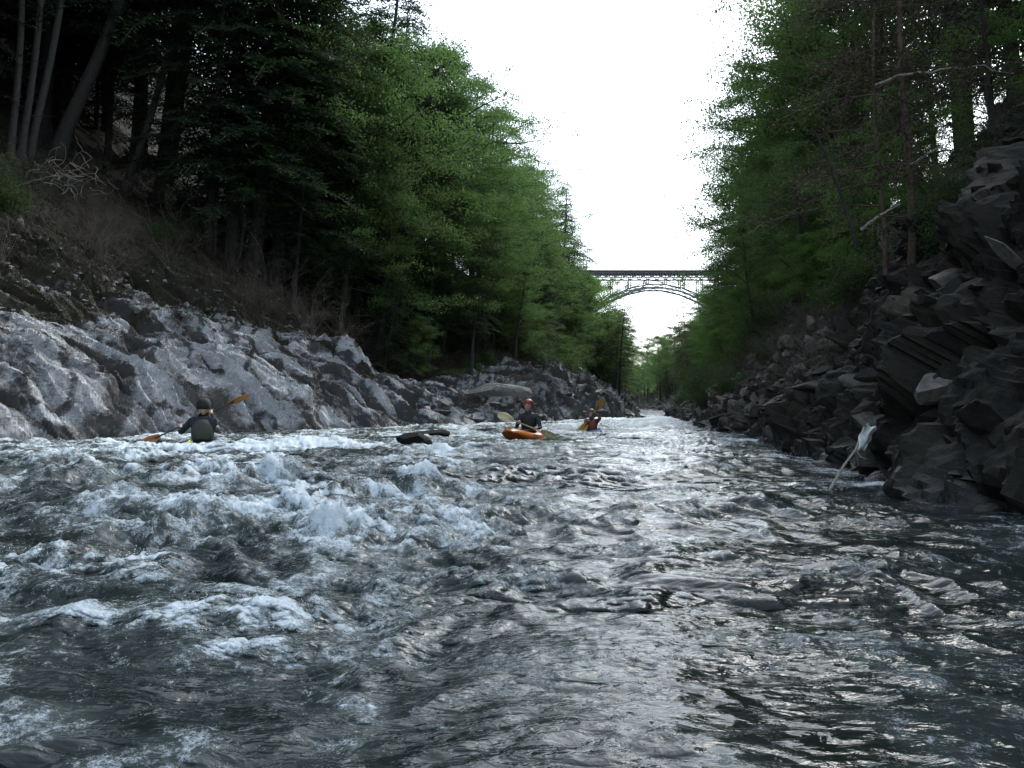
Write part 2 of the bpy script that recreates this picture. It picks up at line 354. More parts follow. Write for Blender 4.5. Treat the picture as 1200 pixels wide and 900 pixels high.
# ------------------------------------------------------------------ water
HUMPS = [  # px, d, width across, width along, height, foam
    (440, 6.6, .70, .40, .20, 1.0), (330, 5.6, .9, .35, .13, .55), (300, 8.2, .8, .40, .18, .55), (420, 5.0, .45, .3, .10, .6), (560, 5.6, .5, .35, .10, .35),
    (190, 7.8, .9, .45, .15, .4), (280, 3.05, .32, .16, .05, 1.05), (330, 2.75, .3, .12, .03, .7), (160, 3.9, .22, .16, .07, .8), (200, 4.9, .3, .2, .07, .5), (60, 4.0, .35, .22, .09, .7),
    (130, 5.6, .5, .35, .10, .4), (40, 7.0, .6, .4, .1, .2), (580, 3.9, .3, .15, .05, .3), (500, 9.5, .8, .4, .12, .45), (110, 11, 1.0, .5, .13, .3), (680, 8.8, .8, .35, .09, .1),
    (250, 14.6, 3.4, .35, .05, .7), (330, 15.2, 2.0, .6, .05, .7), (150, 15.0, 1.8, .4, .05, .5), (400, 17, 2, .6, .1, .5), (560, 14, 1.4, .7, .07, .35), (470, 12.0, 1.1, .5, .06, .35), (640, 24, 3, .6, .04, .6),
    (720, 33, 3, .8, .1, .6), (760, 47, 4, .8, .14, .9), (960, 12.3, 1.0, .45, .06, .55), (880, 18, 1.2, .5, .08, .6), (745, 3.35, .35, .12, .05, 0), (930, 15.0, .5, .3, .05, .8), (1000, 8.3, .9, .2, .04, .6),
    (30, 16.8, 3, .25, .05, .5), (880, 6.2, .9, .35, .06, .12), (840, 10, 1.0, .3, .07, .15), (1050, 4.2, .4, .25, .05, .15)]
EMPT = [(483, 17.0, .8), (502, 21.3, .8), (476,16,.7), (238, 16.2, .9), (617, 20.2, 1.0), (693, 26, 1.0)]   # keep the water level where the paddlers sit
def wfield(x, y):
    a = y*.98+x*.19; b = x*.98-y*.19
    turb = .34+.66*(1-sstep(-.10, .12, x/(y+1.0)+.05*fbm(a*.3, b*.3, 2, 5)))
    turb = np.where(y > 25, np.maximum(turb, .6), turb)
    near = sstep(1.5, 4.4, y)
    wa = a+.45*fbm(a*.5, b*.5, 3, 91); wb = b+.55*fbm(a*.5+5, b*.5, 3, 92)
    pm = sstep(-.30, .35, fbm(wa/1.3+7, wb/.9, 3, 12)); pm2 = sstep(-.2, .4, fbm(wa/.55, wb/.45+3, 2, 13))
    right = sstep(-.02, .30, x/(y+1.))*(1-sstep(10, 20, y))
    pm = np.clip(pm+.5*turb*turb, 0, 1)
    big = (1+.5*(1-turb))*.10*pn(wa/1.9, wb/2.8, 1)+.065*pn(wa/1.0+4, wb/1.5, 2)+.030*pn(wa/.55, wb/.8, 19)
    dg = (wa*.75+wb*.66); dq = (wb*.75-wa*.66)
    r1 = ridge(wa/.95, wb/1.9, 3); r2 = ridge(wa/.42+.3*r1, wb/.80, 4); r2b = ridge(dg/.36, dq/1.1, 29); r3 = ridge(wa/.19, wb/.36, 5)
    r4 = ridge(a/.085+.4*r2, b/.15, 6); r5 = pn(a/.035, b/.055, 7)
    h = (.25+.75*turb)*big+turb*(.065*(r1-.3)+.034*(r2-.3)*pm)+.034*(r2b-.3)*(.45+.55*pm2)+(1-.5*turb)*.022*(r2-.3)+(.42+.58*turb)*.026*(r3-.3)*(.35+.65*pm)+(.35+.65*turb)*.0060*(r4-.3)*(.25+.75*pm*pm2)+.0018*r5*(.05+turb*pm2)+.0026*r5*(1-sstep(2.5, 6, y))+.0016*(ridge(a/.06+.5*r3, b/.11, 33)-.3)*(1-sstep(4, 9, y))
    rip = np.clip(.34+.25*turb+.4*pm*(.35+.65*pm2), 0, 1)
    fo = .70*sstep(.45, 1.0, r1+.30*r2)*turb*pm2+.26*turb*sstep(.5, .95, r2)*pm
    fo = fo+.10*turb
    fo = fo*(.35+.65*sstep(-.2, .4, pn(a/2.2, b/2.6, 14)))+.20*turb*sstep(0, .5, fbm(wa/.5, wb/.5, 4, 30))+.16*right*sstep(.35, .8, r2b)*pm2
    h = np.array(h, float); fo = np.array(fo, float)
    for px, d, wx_, wy, hh, ff in HUMPS:
        cx = (px-600)/F*d
        m = (np.abs(x-cx) < 2.6*wx_) & (np.abs(y-d) < 3.2*wy+.6*wx_+.3)
        if not m.any(): continue
        xm = x[m]; ym = y[m]; q = max(.4, wx_)
        ddx = xm-cx+.35*wx_*fbm(xm*1.5/q, ym*1.5/q, 2, 46); ddy = ym-d-.22*ddx+.45*wy*fbm(xm*1.3/q, ym*1.3/q, 3, 15)*1.6
        g_ = np.exp(-(ddx/wx_)**2-(np.where(ddy < 0, ddy/wy*1.3, ddy/wy*.7))**2)
        ns = 1+.9*fbm(xm*1.6/q, ym*2.4/q, 4, 44)
        h[m] += hh*g_*ns
        g2 = np.exp(-(ddx/wx_*.85)**2-((ddy+.15*wy)/wy*.9)**2)
        fo[m] += ff*g2*(.25+1.0*sstep(-.35, .45, fbm(xm*3.2/q, ym*3.6/q, 4, 45)))
    # smooth dark V and rib at centre right
    cx = (740-600)/F*3.4
    # white water in the distance and along the rocks
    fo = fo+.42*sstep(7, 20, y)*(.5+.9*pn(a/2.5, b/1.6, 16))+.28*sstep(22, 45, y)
    xl = bankx('L', y); xr = bankx('R', y)
    fo = fo+.5*np.exp(-np.clip(x-xl, 0, 9)/.7)*sstep(-.2, .4, pn(y*.8, x*.8, 17))*(y > 8)
    fo = fo+.5*np.exp(-np.clip(xr-x, 0, 9)/.35)*sstep(-.1, .4, pn(y*1.1, x*.9, 18))*(y > 7.5)
    edge = sstep(0, 1.2, x-xl)*sstep(0, .8, xr-x)
    fr = np.clip(fo, 0, 1)*np.clip(y/3, .4, 1.6)
    h = h+fr*(.030*fbm(x*4.5, y*5.5, 4, 61)+.010*ridge(x*22, y*22, 62)+.006*pn(x*55, y*55, 63))
    h = h*(.35+.65*edge)
    for px, d, r in EMPT:
        cx = (px-600)/F*d; g_ = np.exp(-((x-cx)**2+(y-d)**2)/(r*r)); h = h*(1-g_)-.0*g_
    # far reach drops away a little beyond the lip
    h = h-.22*sstep(50, 58, y)-.3*sstep(58, 120, y)
    h = h*(.22+.78*near)+(1-near)*(.007*(ridge(wa/.19, wb/.36, 5)-.3)+.005*(ridge(a/.085, b/.15, 6)-.3)+.045*pn(wa/.8, wb/1.2, 2))
    return h, np.clip(fo, 0, 1.3), rip
u = np.linspace(0, 1, 1050)
inv = 1/1.15+(1/62-1/1.15)*u
yr = np.sort(1/inv); 
yr = np.concatenate([np.linspace(-30, 0, 30, endpoint=False), np.linspace(0, 1.15, 16, endpoint=False), yr])
# thin out so spacing never falls under useful limits and never exceeds .10 before 30 m
o_ = [yr[0]]
for q in yr[1:]:
    mx = .05 if q < 12 else (.08 if q < 30 else .25)
    while q > 0 and q-o_[-1] > mx: o_.append(o_[-1]+mx)
    if q-o_[-1] > 1e-6: o_.append(q)
yr = np.array(o_+list(np.arange(62.5, 130, .6))+list(np.arange(132, 410, 3)))
NC = 760
tt = np.linspace(-1, 1, NC)
rows = []
for yv in yr:
    xl = float(bankx('L', yv))-1.6; xr = float(bankx('R', yv))+1.2
    hw = .74*(max(yv, 0)+1.4)
    a0 = max(xl, -hw); a1 = min(xr, hw)
    if a1 < a0+.5: a0, a1 = xl, xr
    no = 30
    rows.append(np.concatenate([np.linspace(xl-.02, a0-.01, no), np.linspace(a0, a1, NC-2*no), np.linspace(a1+.01, xr+.02, no)]))
WX = np.array(rows); WY = np.repeat(yr[:, None], NC, 1)
WH, WF, WR = wfield(WX, WY)
ex = .05
gy = np.gradient(WH, axis=0)/np.maximum(np.gradient(WY, axis=0), 1e-4)
chop = .05
V = np.stack([WX, WY-np.clip(gy, -.8, .8)*chop, WH], -1).reshape(-1, 3)
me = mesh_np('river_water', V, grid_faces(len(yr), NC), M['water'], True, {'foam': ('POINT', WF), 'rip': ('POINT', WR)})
tag(ob('river_water', me), 'churning grey green river with white foam between rocky banks', kind='structure')
print('water', WH.min(), WH.max(), len(yr))
# spray droplets
def droplets():
    vs = []; fs = []; n = 0
    base = np.array([(1,0,0),(-1,0,0),(0,1,0),(0,-1,0),(0,0,1),(0,0,-1)], float)
    tri = np.array([(0,2,4),(2,1,4),(1,3,4),(3,0,4),(2,0,5),(1,2,5),(3,1,5),(0,3,5)])
    for px, d, wx_, wy, hh, ff in HUMPS:
        if ff < .5 or d > 13: continue
        for k in range(int(110*ff)):
            x = (px-600)/F*d+RS.normal()*wx_*.6; y = d+RS.normal()*wy*.5
            h = hh*math.exp(-((x-(px-600)/F*d)/wx_)**2-((y-d)/wy)**2)*.9+.03
            z = h+abs(RS.normal())*.022*(1+hh*3)
            r = RS.uniform(.0008, .0026)*(1+d*.10)
            vs.append(base*r+np.array((x, y, z))); fs.append(tri+n); n += 6
    return mesh_np('spray', np.concatenate(vs), np.concatenate(fs), M['spray'], True)
tag(ob('spray', droplets()), 'fine white drops thrown up off the breaking wave crests', 'spray', kind='stuff')

# ------------------------------------------------------------------ plants
def rnd(a, b): return random.uniform(a, b)
def hemlock_proto(H, seed, mat, dens=1., lowbare=.18, rmax=.30, barkm='bark'):
    rs = np.random.RandomState(seed); tb = TB()
    n = 14; t = np.linspace(0, 1, n); bend = rs.uniform(-.3, .3, 2)
    P = np.stack([bend[0]*t**2+.08*np.sin(t*7+seed), bend[1]*t**2, t*H-.5*(1-t)], -1)
    tb.tube(P, .018*H*(1-t)**.8*(.65+.35*np.exp(-t*6))+.012, 9)
    C = []; D = []; Nn = []; L = []; Wd = []
    nb = int(H*7*dens)
    for k in range(nb):
        z = H*(lowbare+(1-lowbare)*(k/nb)**.92); f = z/H
        r = (H*rmax*(1-f)**.7*rs.uniform(.55, 1.15)+.42)*(1 if rs.rand() > .12 else .6)
        az = k*2.399+rs.uniform(-.5, .5)
        b0 = np.array([np.interp(f, t, P[:, 0]), np.interp(f, t, P[:, 1]), z])
        d = np.array([math.cos(az), math.sin(az), 0]); sd = np.array([-d[1], d[0], 0])
        up = rs.uniform(.05, .35); dr = rs.uniform(.3, .6); cv = rs.uniform(-.15, .15)
        tt_ = np.linspace(0, 1, 6)
        Q = b0+d*(r*tt_)[:, None]+sd*(cv*r*tt_**2)[:, None]; Q[:, 2] += r*(up*tt_-dr*tt_**2)
        tb.tube(Q, (.006*r+.008)*(1-tt_*.85), 4)
        nt_ = int(r*9)+3
        for j in range(nt_):
            tj = .12+.88*(j+rs.rand())/nt_; pt = np.array([np.interp(tj, tt_, Q[:, i]) for i in range(3)])
            for sg in (-1, 1):
                if rs.rand() < .12: continue
                ln = (.32*r*(1-tj)+.18)*rs.uniform(.6, 1.2)
                dd = d*.7+sd*sg*rs.uniform(.6, 1.1)+np.array([0, 0, rs.uniform(-.35, .05)]); dd /= np.linalg.norm(dd)
                nc = max(2, int(ln/.10))
                for q in range(nc):
                    C.append(pt+dd*ln*q/nc+rs.normal(size=3)*.02); D.append(dd+rs.normal(size=3)*.28); Nn.append(np.array([0, 0, 1])+rs.normal(size=3)*.35)
                    L.append(rs.uniform(.12, .22)); Wd.append(rs.uniform(.045, .085))
    for k in range(int(H*1.2)):   # dead lower branches
        z = rs.uniform(.06, lowbare+.05)*H; az = rs.uniform(0, 6.3); r = rs.uniform(.4, 1.5)
        tt_ = np.linspace(0, 1, 5); Q = np.stack([np.cos(az)*r*tt_, np.sin(az)*r*tt_, z+r*(.1*tt_-.4*tt_**2)+.05*np.sin(tt_*5+k)], -1)
        tb.tube(Q, .012*(1-tt_*.8), 4)
    V_, F_ = cards(np.array(C), np.array(D), np.array(Nn), L, Wd)
    cm = mesh_np('crown', V_, F_, M[mat], False, {'lv': ('FACE', rs.rand(len(F_)))})
    return tb.mesh('trunk', M[barkm]), cm
def broad_proto(H, seed, mat, spread=.36, lean=0., leaves=26, lowf=.28, barkm='bark', size=1.):
    rs = np.random.RandomState(seed); tb = TB()
    n = 12; t = np.linspace(0, 1, n)
    P = np.stack([lean*H*t**1.5+.12*np.sin(t*5+seed), .1*np.sin(t*4+1+seed), t*H*.92-.4*(1-t)], -1)
    tb.tube(P, .016*H*(1-t)**.7+.012, 9)
    C = []; nrm = []
    nl = 30
    for k in range(nl):
        f = lowf+(1-lowf)*(k/nl); b0 = np.array([np.interp(f, t, P[:, i]) for i in range(3)])
        az = k*2.399+rs.uniform(-.6, .6)
        env = math.sin(math.pi*min(1, (f-lowf)/(1-lowf)*.80+.22))**.7
        r = H*spread*env*rs.uniform(.55, 1.2)
        d = np.array([math.cos(az)+lean*1.2, math.sin(az), 0]); up = rs.uniform(.25, .9)
        tt_ = np.linspace(0, 1, 6); Q = b0+d*(r*tt_)[:, None]; Q[:, 2] += r*(up*tt_-.25*tt_**2)+.06*r*np.sin(tt_*6+k)
        tb.tube(Q, (.010*r+.012)*(1-tt_*.85), 5)
        for j in range(7):
            tj = .25+.75*(j+rs.rand())/7; p0 = np.array([np.interp(tj, tt_, Q[:, i]) for i in range(3)])
            dd = d*.5+rs.normal(size=3)*np.array([.8, .8, .45]); dd /= np.linalg.norm(dd); ln = r*.34*rs.uniform(.5, 1.2)
            q2 = np.stack([p0+dd*ln*x+np.array([0, 0, .08*ln*math.sin(3*x)]) for x in (0, .5, 1)])
            tb.tube(q2, [.010, .007, .003], 3)
            for c in range(5):
                pc = p0+dd*ln*(.3+.7*c/4)+rs.normal(size=3)*.10*size
                m = leaves; sg = np.array([.26, .26, .10])*size*rs.uniform(.7, 1.3)
                C.append(pc+rs.normal(size=(m, 3))*sg)
    C = np.concatenate(C); m = len(C)
    D = rs.normal(size=(m, 3)); D[:, 2] -= .4; Nn = rs.normal(size=(m, 3))*.55+np.array([0, 0, 1])
    V_, F_ = cards(C, D, Nn, rs.uniform(.05, .15, m)*size, rs.uniform(.035, .09, m)*size)
    return tb.mesh('trunk', M[barkm]), mesh_np('crown', V_, F_, M[mat], False, {'lv': ('FACE', rs.rand(len(F_)))})
def brush_proto(H, seed, mat='twig', n0=16, leafy=None):
    rs = np.random.RandomState(seed); tb = TB(); tips = []
    def grow(p, d, ln, r, lev):
        k = 5; Q = [p]; dd = d.copy()
        for i in range(k):
            dd = dd+rs.normal(size=3)*.16; dd /= np.linalg.norm(dd); Q.append(Q[-1]+dd*ln/k)
        Q = np.array(Q); tb.tube(Q, np.linspace(r, r*.35, k+1), 3 if lev else 4)
        if lev < 3:
            for j in range(4 if lev < 2 else 3):
                i = rs.randint(1, k+1); nd_ = dd+rs.normal(size=3)*.55; nd_ /= np.linalg.norm(nd_)
                grow(Q[i], nd_, ln*rs.uniform(.4, .65), r*.5, lev+1)
        else: tips.append(Q[-1])
    for k in range(n0):
        d = np.array([rs.normal()*.45, rs.normal()*.45, 1.]); d /= np.linalg.norm(d)
        grow(np.array([rs.normal()*.18, rs.normal()*.18, -.1]), d, H*rs.uniform(.4, .75), .010, 0 if k < n0 else 1)
    cm = None
    if leafy:
        T = np.array(tips); idx = rs.randint(0, len(T), 5000); C = T[idx]+rs.normal(size=(5000, 3))*.16
        V_, F_ = cards(C, rs.normal(size=(5000, 3)), rs.normal(size=(5000, 3))*.6+np.array([0, 0, 1]), rs.uniform(.06, .11, 5000), rs.uniform(.04, .07, 5000))
        cm = mesh_np('leaves', V_, F_, M[leafy], False, {'lv': ('FACE', rs.rand(len(F_)))})
    return tb.mesh('stems', M[mat]), cm
PR = {}
PR['hemlock'] = [hemlock_proto(16, 1, 'hemlock', 1.0), hemlock_proto(13, 2, 'hemlock', 1.1, .1), hemlock_proto(18, 3, 'hemlock', .9, .28, .26)]
PR['brown'] = [hemlock_proto(13, 4, 'hemlock_dry', .75, .2, .30, 'bark_red'), hemlock_proto(10, 5, 'hemlock_dry', .7, .1, .32, 'bark_red')]
PR['broad'] = [broad_proto(13, 6, 'broad'), broad_proto(11, 7, 'broad', .40, .10), broad_proto(14, 8, 'broad', .33, .06)]
PR['bright'] = [broad_proto(8, 9, 'bright', .38, .05, 22, .2), broad_proto(10, 10, 'bright', .36, .0, 24, .25)]
PR['brush'] = [brush_proto(2.4, 20), brush_proto(1.8, 21, n0=20), brush_proto(3.2, 22, n0=14)]
PR['bush'] = [brush_proto(1.6, 23, n0=12, leafy='bush'), brush_proto(2.2, 24, n0=12, leafy='bush')]
NAMES = {'hemlock': ('hemlock_tree','tree'), 'brown': ('withered_conifer','tree'), 'broad': ('broadleaf_tree','tree'), 'bright': ('spring_tree','tree'), 'brush': ('bare_shrub','shrub'), 'bush': ('leafy_bush','bush')}
def plant(kind, var, p, scale, rz, tilt=(0,0), label='', group=''):
    nm, cat = NAMES[kind]; pr = PR[kind][var % len(PR[kind])]
    e = bpy.data.objects.new(nm, None); COL.objects.link(e); e.location = p; e.scale = (scale,)*3 if isinstance(scale, (int, float)) else scale
    e.rotation_euler = (tilt[0], tilt[1], rz); e.empty_display_size = .2
    tag(e, label, cat, group)
    names = ('trunk', 'crown') if kind in ('hemlock','brown','broad','bright') else ('stems', 'leaves')
    for k in (0, 1):
        if pr[k] is not None: ob(names[k], pr[k], e)
    return e
LAB = {
 ('hemlock','near'): 'tall dark hemlock in deep shade on the left bank above the pale rocks',
 ('hemlock','mid'): 'dark hemlock on the left slope between the near pale rocks and the river bend',
 ('hemlock','far'): 'small distant hemlock on the left slope next to the river bend',
 ('broad','near'): 'green leafy tree on the left bank above the pale rocks',
 ('broad','mid'): 'green leafy tree on the left slope between the pale rocks and the bend',
 ('broad','far'): 'small distant green tree on the left slope next to the river bend',
 ('bright','near'): 'light green young tree on the left bank above the pale rocks',
 ('bright','mid'): 'light green young tree on the left slope between the pale rocks and the bend',
 ('bright','far'): 'small distant light green tree on the left slope next to the bend',
 ('hemlock','Rnear'): 'dark hemlock standing above the black cliff on the right bank',
 ('hemlock','Rmid'): 'dark hemlock on the brown slope of the right bank before the bend',
 ('hemlock','Rfar'): 'small distant dark hemlock below the bridge where the river bends',
 ('brown','Rnear'): 'brownish half bare conifer above the black cliff on the right bank',
 ('brown','Rmid'): 'brownish half bare conifer on the crumbling slope of the right bank',
 ('brown','Rfar'): 'small distant brownish conifer below the bridge where the river bends',
 ('broad','Rnear'): 'green leafy tree standing above the black cliff on the right bank',
 ('broad','Rmid'): 'green leafy tree leaning over the river from the right bank slope',
 ('broad','Rfar'): 'small distant green tree below the bridge where the river bends',
 ('bright','Rnear'): 'light green young tree above the black cliff on the right bank',
 ('bright','Rmid'): 'light green young tree leaning out from the right bank slope',
 ('bright','Rfar'): 'small distant light green tree below the bridge where the river bends',
}
def zone(side, y):
    if side == 'L': return 'near' if y < 38 else ('mid' if y < 85 else 'far')
    return 'Rnear' if y < 24 else ('Rmid' if y < 95 else 'Rfar')
def row(side, y0, y1, dy, s0, s1, kinds, hs, lean=.0):
    y = y0
    while y < y1:
        yy = y+rnd(-.3, .3)*dy; s = rnd(s0, s1); k = random.choice(kinds); p = gpt(side, yy, s)
        nx, ny = bankn(side, yy); t = rnd(.3, 1)*lean
        z = zone(side, yy); sc_ = rnd(*hs); qx = 600+F*p.x/max(p.y, 1)
        if side == 'L' and s < 12.5 and -60 < qx < 235 and 14 < p.y < 34: y += dy; continue
        # tilt the top towards the river
        ax = Vector((-float(nx), -float(ny), 0)); q = Vector((0,0,1)).cross(ax)
        e = plant(k, random.randrange(9), p-Vector((0,0,.15)), sc_, 0, (0,0), LAB[(k, z)], LAB[(k, z)].replace('tree', 'trees').replace('conifer', 'conifers').replace('hemlock', 'hemlocks'))
        e.rotation_mode = 'XYZ'
        e.rotation_euler = (Matrix.Rotation(t, 3, q)@Matrix.Rotation(rnd(0, 6.28), 3, 'Z')).to_euler()
        y += dy
H_, B_, G_, N_ = 'hemlock', 'broad', 'bright', 'brown'
# left bank
row('L', -22, 6, 2.6, 7, 11, [H_], (1.1,1.4), .12)  # unseen hemlocks beside and behind the camera, added to block skylight
row('L', -6, 15, 1.9, 4, 8, [H_], (1.0,1.3), .15)  # added out of view so their overhanging crowns shade the left slope
row('L', 6, 30, 1.7, 8.5, 12, [H_], (1.15,1.45), .2)
row('L', 4, 34, 2.4, 13, 18, [H_,H_], (1.2,1.5), .12)
row('L', 2, 36, 3.2, 20, 28, [H_,B_], (1.2,1.5), .08)
row('L', 25.5, 33, 1.3, 7.2, 9.6, [H_], (1.15,1.35), .16)
row('L', 31, 36, 1.4, 6.8, 9.3, [H_,H_,B_], (1.1,1.3), .14)
row('L', 36, 46, 1.3, 6.6, 9.3, [B_,B_,H_,B_], (1.12,1.36), .14)
row('L', 36, 78, 1.9, 5.0, 7.5, [H_,B_,B_,B_,G_], (.74,.95), .10)
row('L', 36, 84, 2.4, 8.5, 13, [B_,B_,B_,H_], (.95,1.12), .08)
row('L', 68, 140, 2.6, 1.2, 4.2, [B_,G_,H_], (.5,.72), .1)
row('R', 22, 60, 1.5, 1.6, 4.4, [G_,B_,G_,N_,B_], (.28,.5), .25)
row('R', 56, 98, 2.2, 1.0, 4.4, [G_,B_,N_,B_], (.38,.6), .2)
row('L', 40, 90, 5, 15, 22, [B_,H_,G_], (.9,1.1), 0)
row('L', 80, 130, 4.2, 4.5, 9, [H_,B_,G_], (.7,.95), .1)
row('L', 85, 150, 6, 11, 18, [H_,B_], (.8,1), 0)
row('L', 8, 33, 1.2, 12.6, 17, [H_], (.6,.85), .05)
row('L', 10, 36, 1.6, 18, 24, [H_], (.8,1.1), .05)
row('L', 27, 36, 1.3, 6.5, 9, [H_,H_,B_], (.35,.55), .15)
row('L', 36, 80, 1.7, 3.8, 6, [H_,H_,B_], (.28,.5), .2)
# right bank
row('R', 8, 26, 2.0, 6, 8.5, [H_,N_,B_], (.9,1.1), .10)
row('R', 8, 34, 2.4, 10, 14, [H_,B_,N_,G_], (1,1.25), .05)
row('R', 16, 40, 4, 17, 24, [H_,B_,G_], (1,1.2), 0)
row('R', 26, 48, 1.8, 4.0, 6.3, [B_,B_,N_,G_,B_], (.85,1.08), .13)
row('R', 30, 60, 3.2, 6.5, 10, [H_,B_,N_], (.9,1.15), .12)
row('R', 48, 95, 2.6, 4.0, 6.8, [B_,N_,G_,H_], (.6,.8), .08)
row('R', 50, 100, 4.5, 9, 14, [H_,B_,G_], (.7,.95), .05)
row('R', 98, 150, 3.2, 2.0, 7, [B_,G_,H_], (.5,.68), .05)
row('R', 125, 225, 4.0, 1.5, 6, [G_,B_,G_,B_], (.72,.95), 0)
row('R', 135, 230, 8, 9, 16, [G_,B_,B_], (.5,.7), 0)
# shrubs
def shrubs(side, y0, y1, n, s0, s1, kinds, hs, label_fn):
    for k in range(n):
        yy = rnd(y0, y1); s = rnd(s0, s1); kd = random.choice(kinds); lb = label_fn(kd)
        e = plant(kd, random.randrange(9), gpt(side, yy, s)-Vector((0,0,.05)), rnd(*hs), rnd(0, 6.28), (rnd(-.3, .3), rnd(-.3, .3)), lb, lb.replace('shrub', 'shrubs').replace('bush', 'bushes'))
lbn = lambda kd: {'brush': 'bare twiggy shrub under the trees above the pale left rocks', 'bush': 'leafy bush under the trees above the pale left rocks'}[kd]
lbm = lambda kd: {'brush': 'bare twiggy shrub on the farther left slope behind the kayakers', 'bush': 'leafy bush on the farther left slope behind the kayakers'}[kd]
lbr = lambda kd: {'brush': 'bare twiggy shrub on the brown slope of the right bank', 'bush': 'leafy bush on the brown slope of the right bank'}[kd]
shrubs('L', 12, 34, 34, 5.5, 9, ['brush','brush','brush','bush'], (.6,1.1), lbn)
shrubs('L', 28, 36, 10, 4.2, 6.5, ['brush'], (.7,1.2), lbn)
shrubs('L', 36, 75, 36, 3.4, 6.5, ['brush','bush'], (.5,1.1), lbm)
shrubs('R', 10, 24, 14, 4.5, 7.5, ['brush','bush','brush'], (.5,1.), lbr)
shrubs('R', 20, 60, 52, 2.4, 6.5, ['brush','brush','brush','bush'], (.6,1.2), lbr)
shrubs('R', 15, 32, 60, .7, 3.4, ['brush','brush','bush'], (.35,.75), lbr)
shrubs('R', 28, 60, 40, .6, 3.0, ['brush','bush','bush'], (.5,.9), lbr)
row('R', 17, 34, 1.0, 1.8, 4.2, [G_,B_,G_,N_], (.22,.38), .25)
shrubs('R', 7, 17, 26, 1.6, 4.6, ['brush','bush','brush'], (.25,.5), lambda kd: {'brush': 'small bare twiggy shrub clinging to the black right cliff', 'bush': 'small leafy bush clinging to the black right cliff'}[kd])
shrubs('R', 60, 95, 16, 1.8, 5, ['brush','bush'], (.7,1.2), lbr)

# weeds and litter hanging on the soil
def litter(name, side, y0, y1, s0, s1, n, label, up=.5, seed=1, L=(.06,.22), mat='litter', wl=.18):
    rs = np.random.RandomState(seed)
    y = rs.uniform(y0, y1, n); s = s0+(s1-s0)*rs.rand(n)
    keep = fbm(y*.5, s*.5, 3, 77) > -.25; y = y[keep]; s = s[keep]; m = len(y)
    X, Y, Z = ground(side, y, s); C = np.stack([X, Y, Z-.01], -1)
    D = rs.normal(size=(m, 3))*.7; D[:, 2] += up
    ln = rs.uniform(L[0], L[1], m)
    V_, F_ = cards(C, D, rs.normal(size=(m, 3)), ln, ln*wl)
    o = ob(name, mesh_np(name, V_, F_, M[mat], False, {'lv': ('FACE', rs.rand(m))})); tag(o, label, 'undergrowth', kind='stuff')
litter('undergrowth', 'L', 10, 36, 4.2, 13, 60000, 'dry weeds and leaf litter over the soil above the pale left rocks')
litter('undergrowth', 'L', 36, 75, 3.0, 11, 30000, 'dry weeds and leaf litter on the farther left slope', seed=2, L=(.1,.3))
litter('undergrowth', 'R', 6, 24, 3.2, 12, 40000, 'dry weeds and litter along the top of the black right cliff', seed=3)
litter('undergrowth', 'R', 24, 70, 1.6, 12, 50000, 'dry weeds and litter on the brown right slope', seed=4, L=(.1,.3))

# ------------------------------------------------------------------ boulders and scree
import bmesh
def boulder_mesh(name, seed, dims, mat, sub=4, facets=15, rough=.035, strata=0.):
    """a block cut by random planes, then roughened"""
    rs = np.random.RandomState(seed); bm = bmesh.new(); bmesh.ops.create_icosphere(bm, subdivisions=sub, radius=1)
    co = np.array([v.co[:] for v in bm.verts])
    if facets < 6: co = np.sign(co)*np.abs(co)**np.array([.45,.8,.8])
    pl = rs.normal(size=(facets, 3)); pl /= np.linalg.norm(pl, axis=1)[:, None]; ds = rs.uniform(.42, .66, facets)
    for k in range(facets):
        d = co@pl[k]; over = np.clip(d-ds[k], 0, None); co -= over[:, None]*pl[k]*.99
    n = fbm(co[:, 0]*2.5+seed, co[:, 1]*2.5+co[:, 2]*1.7, 4, seed)+.5*fbm(co[:, 2]*9, co[:, 0]*3+seed, 3, seed+5)*strata
    co *= (1+rough*n)[:, None]; co *= np.array(dims)*.5/np.abs(co).max(0)
    for v, c in zip(bm.verts, co): v.co = c
    me = bpy.data.meshes.new(name); bm.to_mesh(me); bm.free(); me.materials.append(mat)
    at = me.attributes.new('soil', 'FLOAT', 'POINT'); at.data.foreach_set('value', np.full(len(me.vertices), -1., np.float32))
    return me
def boulder(px, py, d, dims, mat, label, seed, rot=(0,0,0), name='boulder', group=None, **kw):
    o = ob(name, boulder_mesh(name, seed, dims, M[mat], **kw), None, W(px, py, d)); o.rotation_euler = rot
    tag(o, label, 'rock', group); return o
boulder(483, 518, 17.0, (.86,.6,.42), 'boulder_black', 'black squared wet boulder sticking out of the river, the nearer of two', 31, (0,.10,-.15), facets=7, rough=.03)
boulder(508, 510, 21.5, (.95,.6,.40), 'boulder_black', 'low black wet boulder just behind the squared one in the river', 32, (0,.05,.1), facets=9, rough=.03)
boulder(583, 459, 38.5, (3.3,1.1,.80), 'boulder_grey', 'long smooth grey rounded rock lying on the ledge of the left bank', 33, (0,.10,-.12), facets=5, rough=.05)
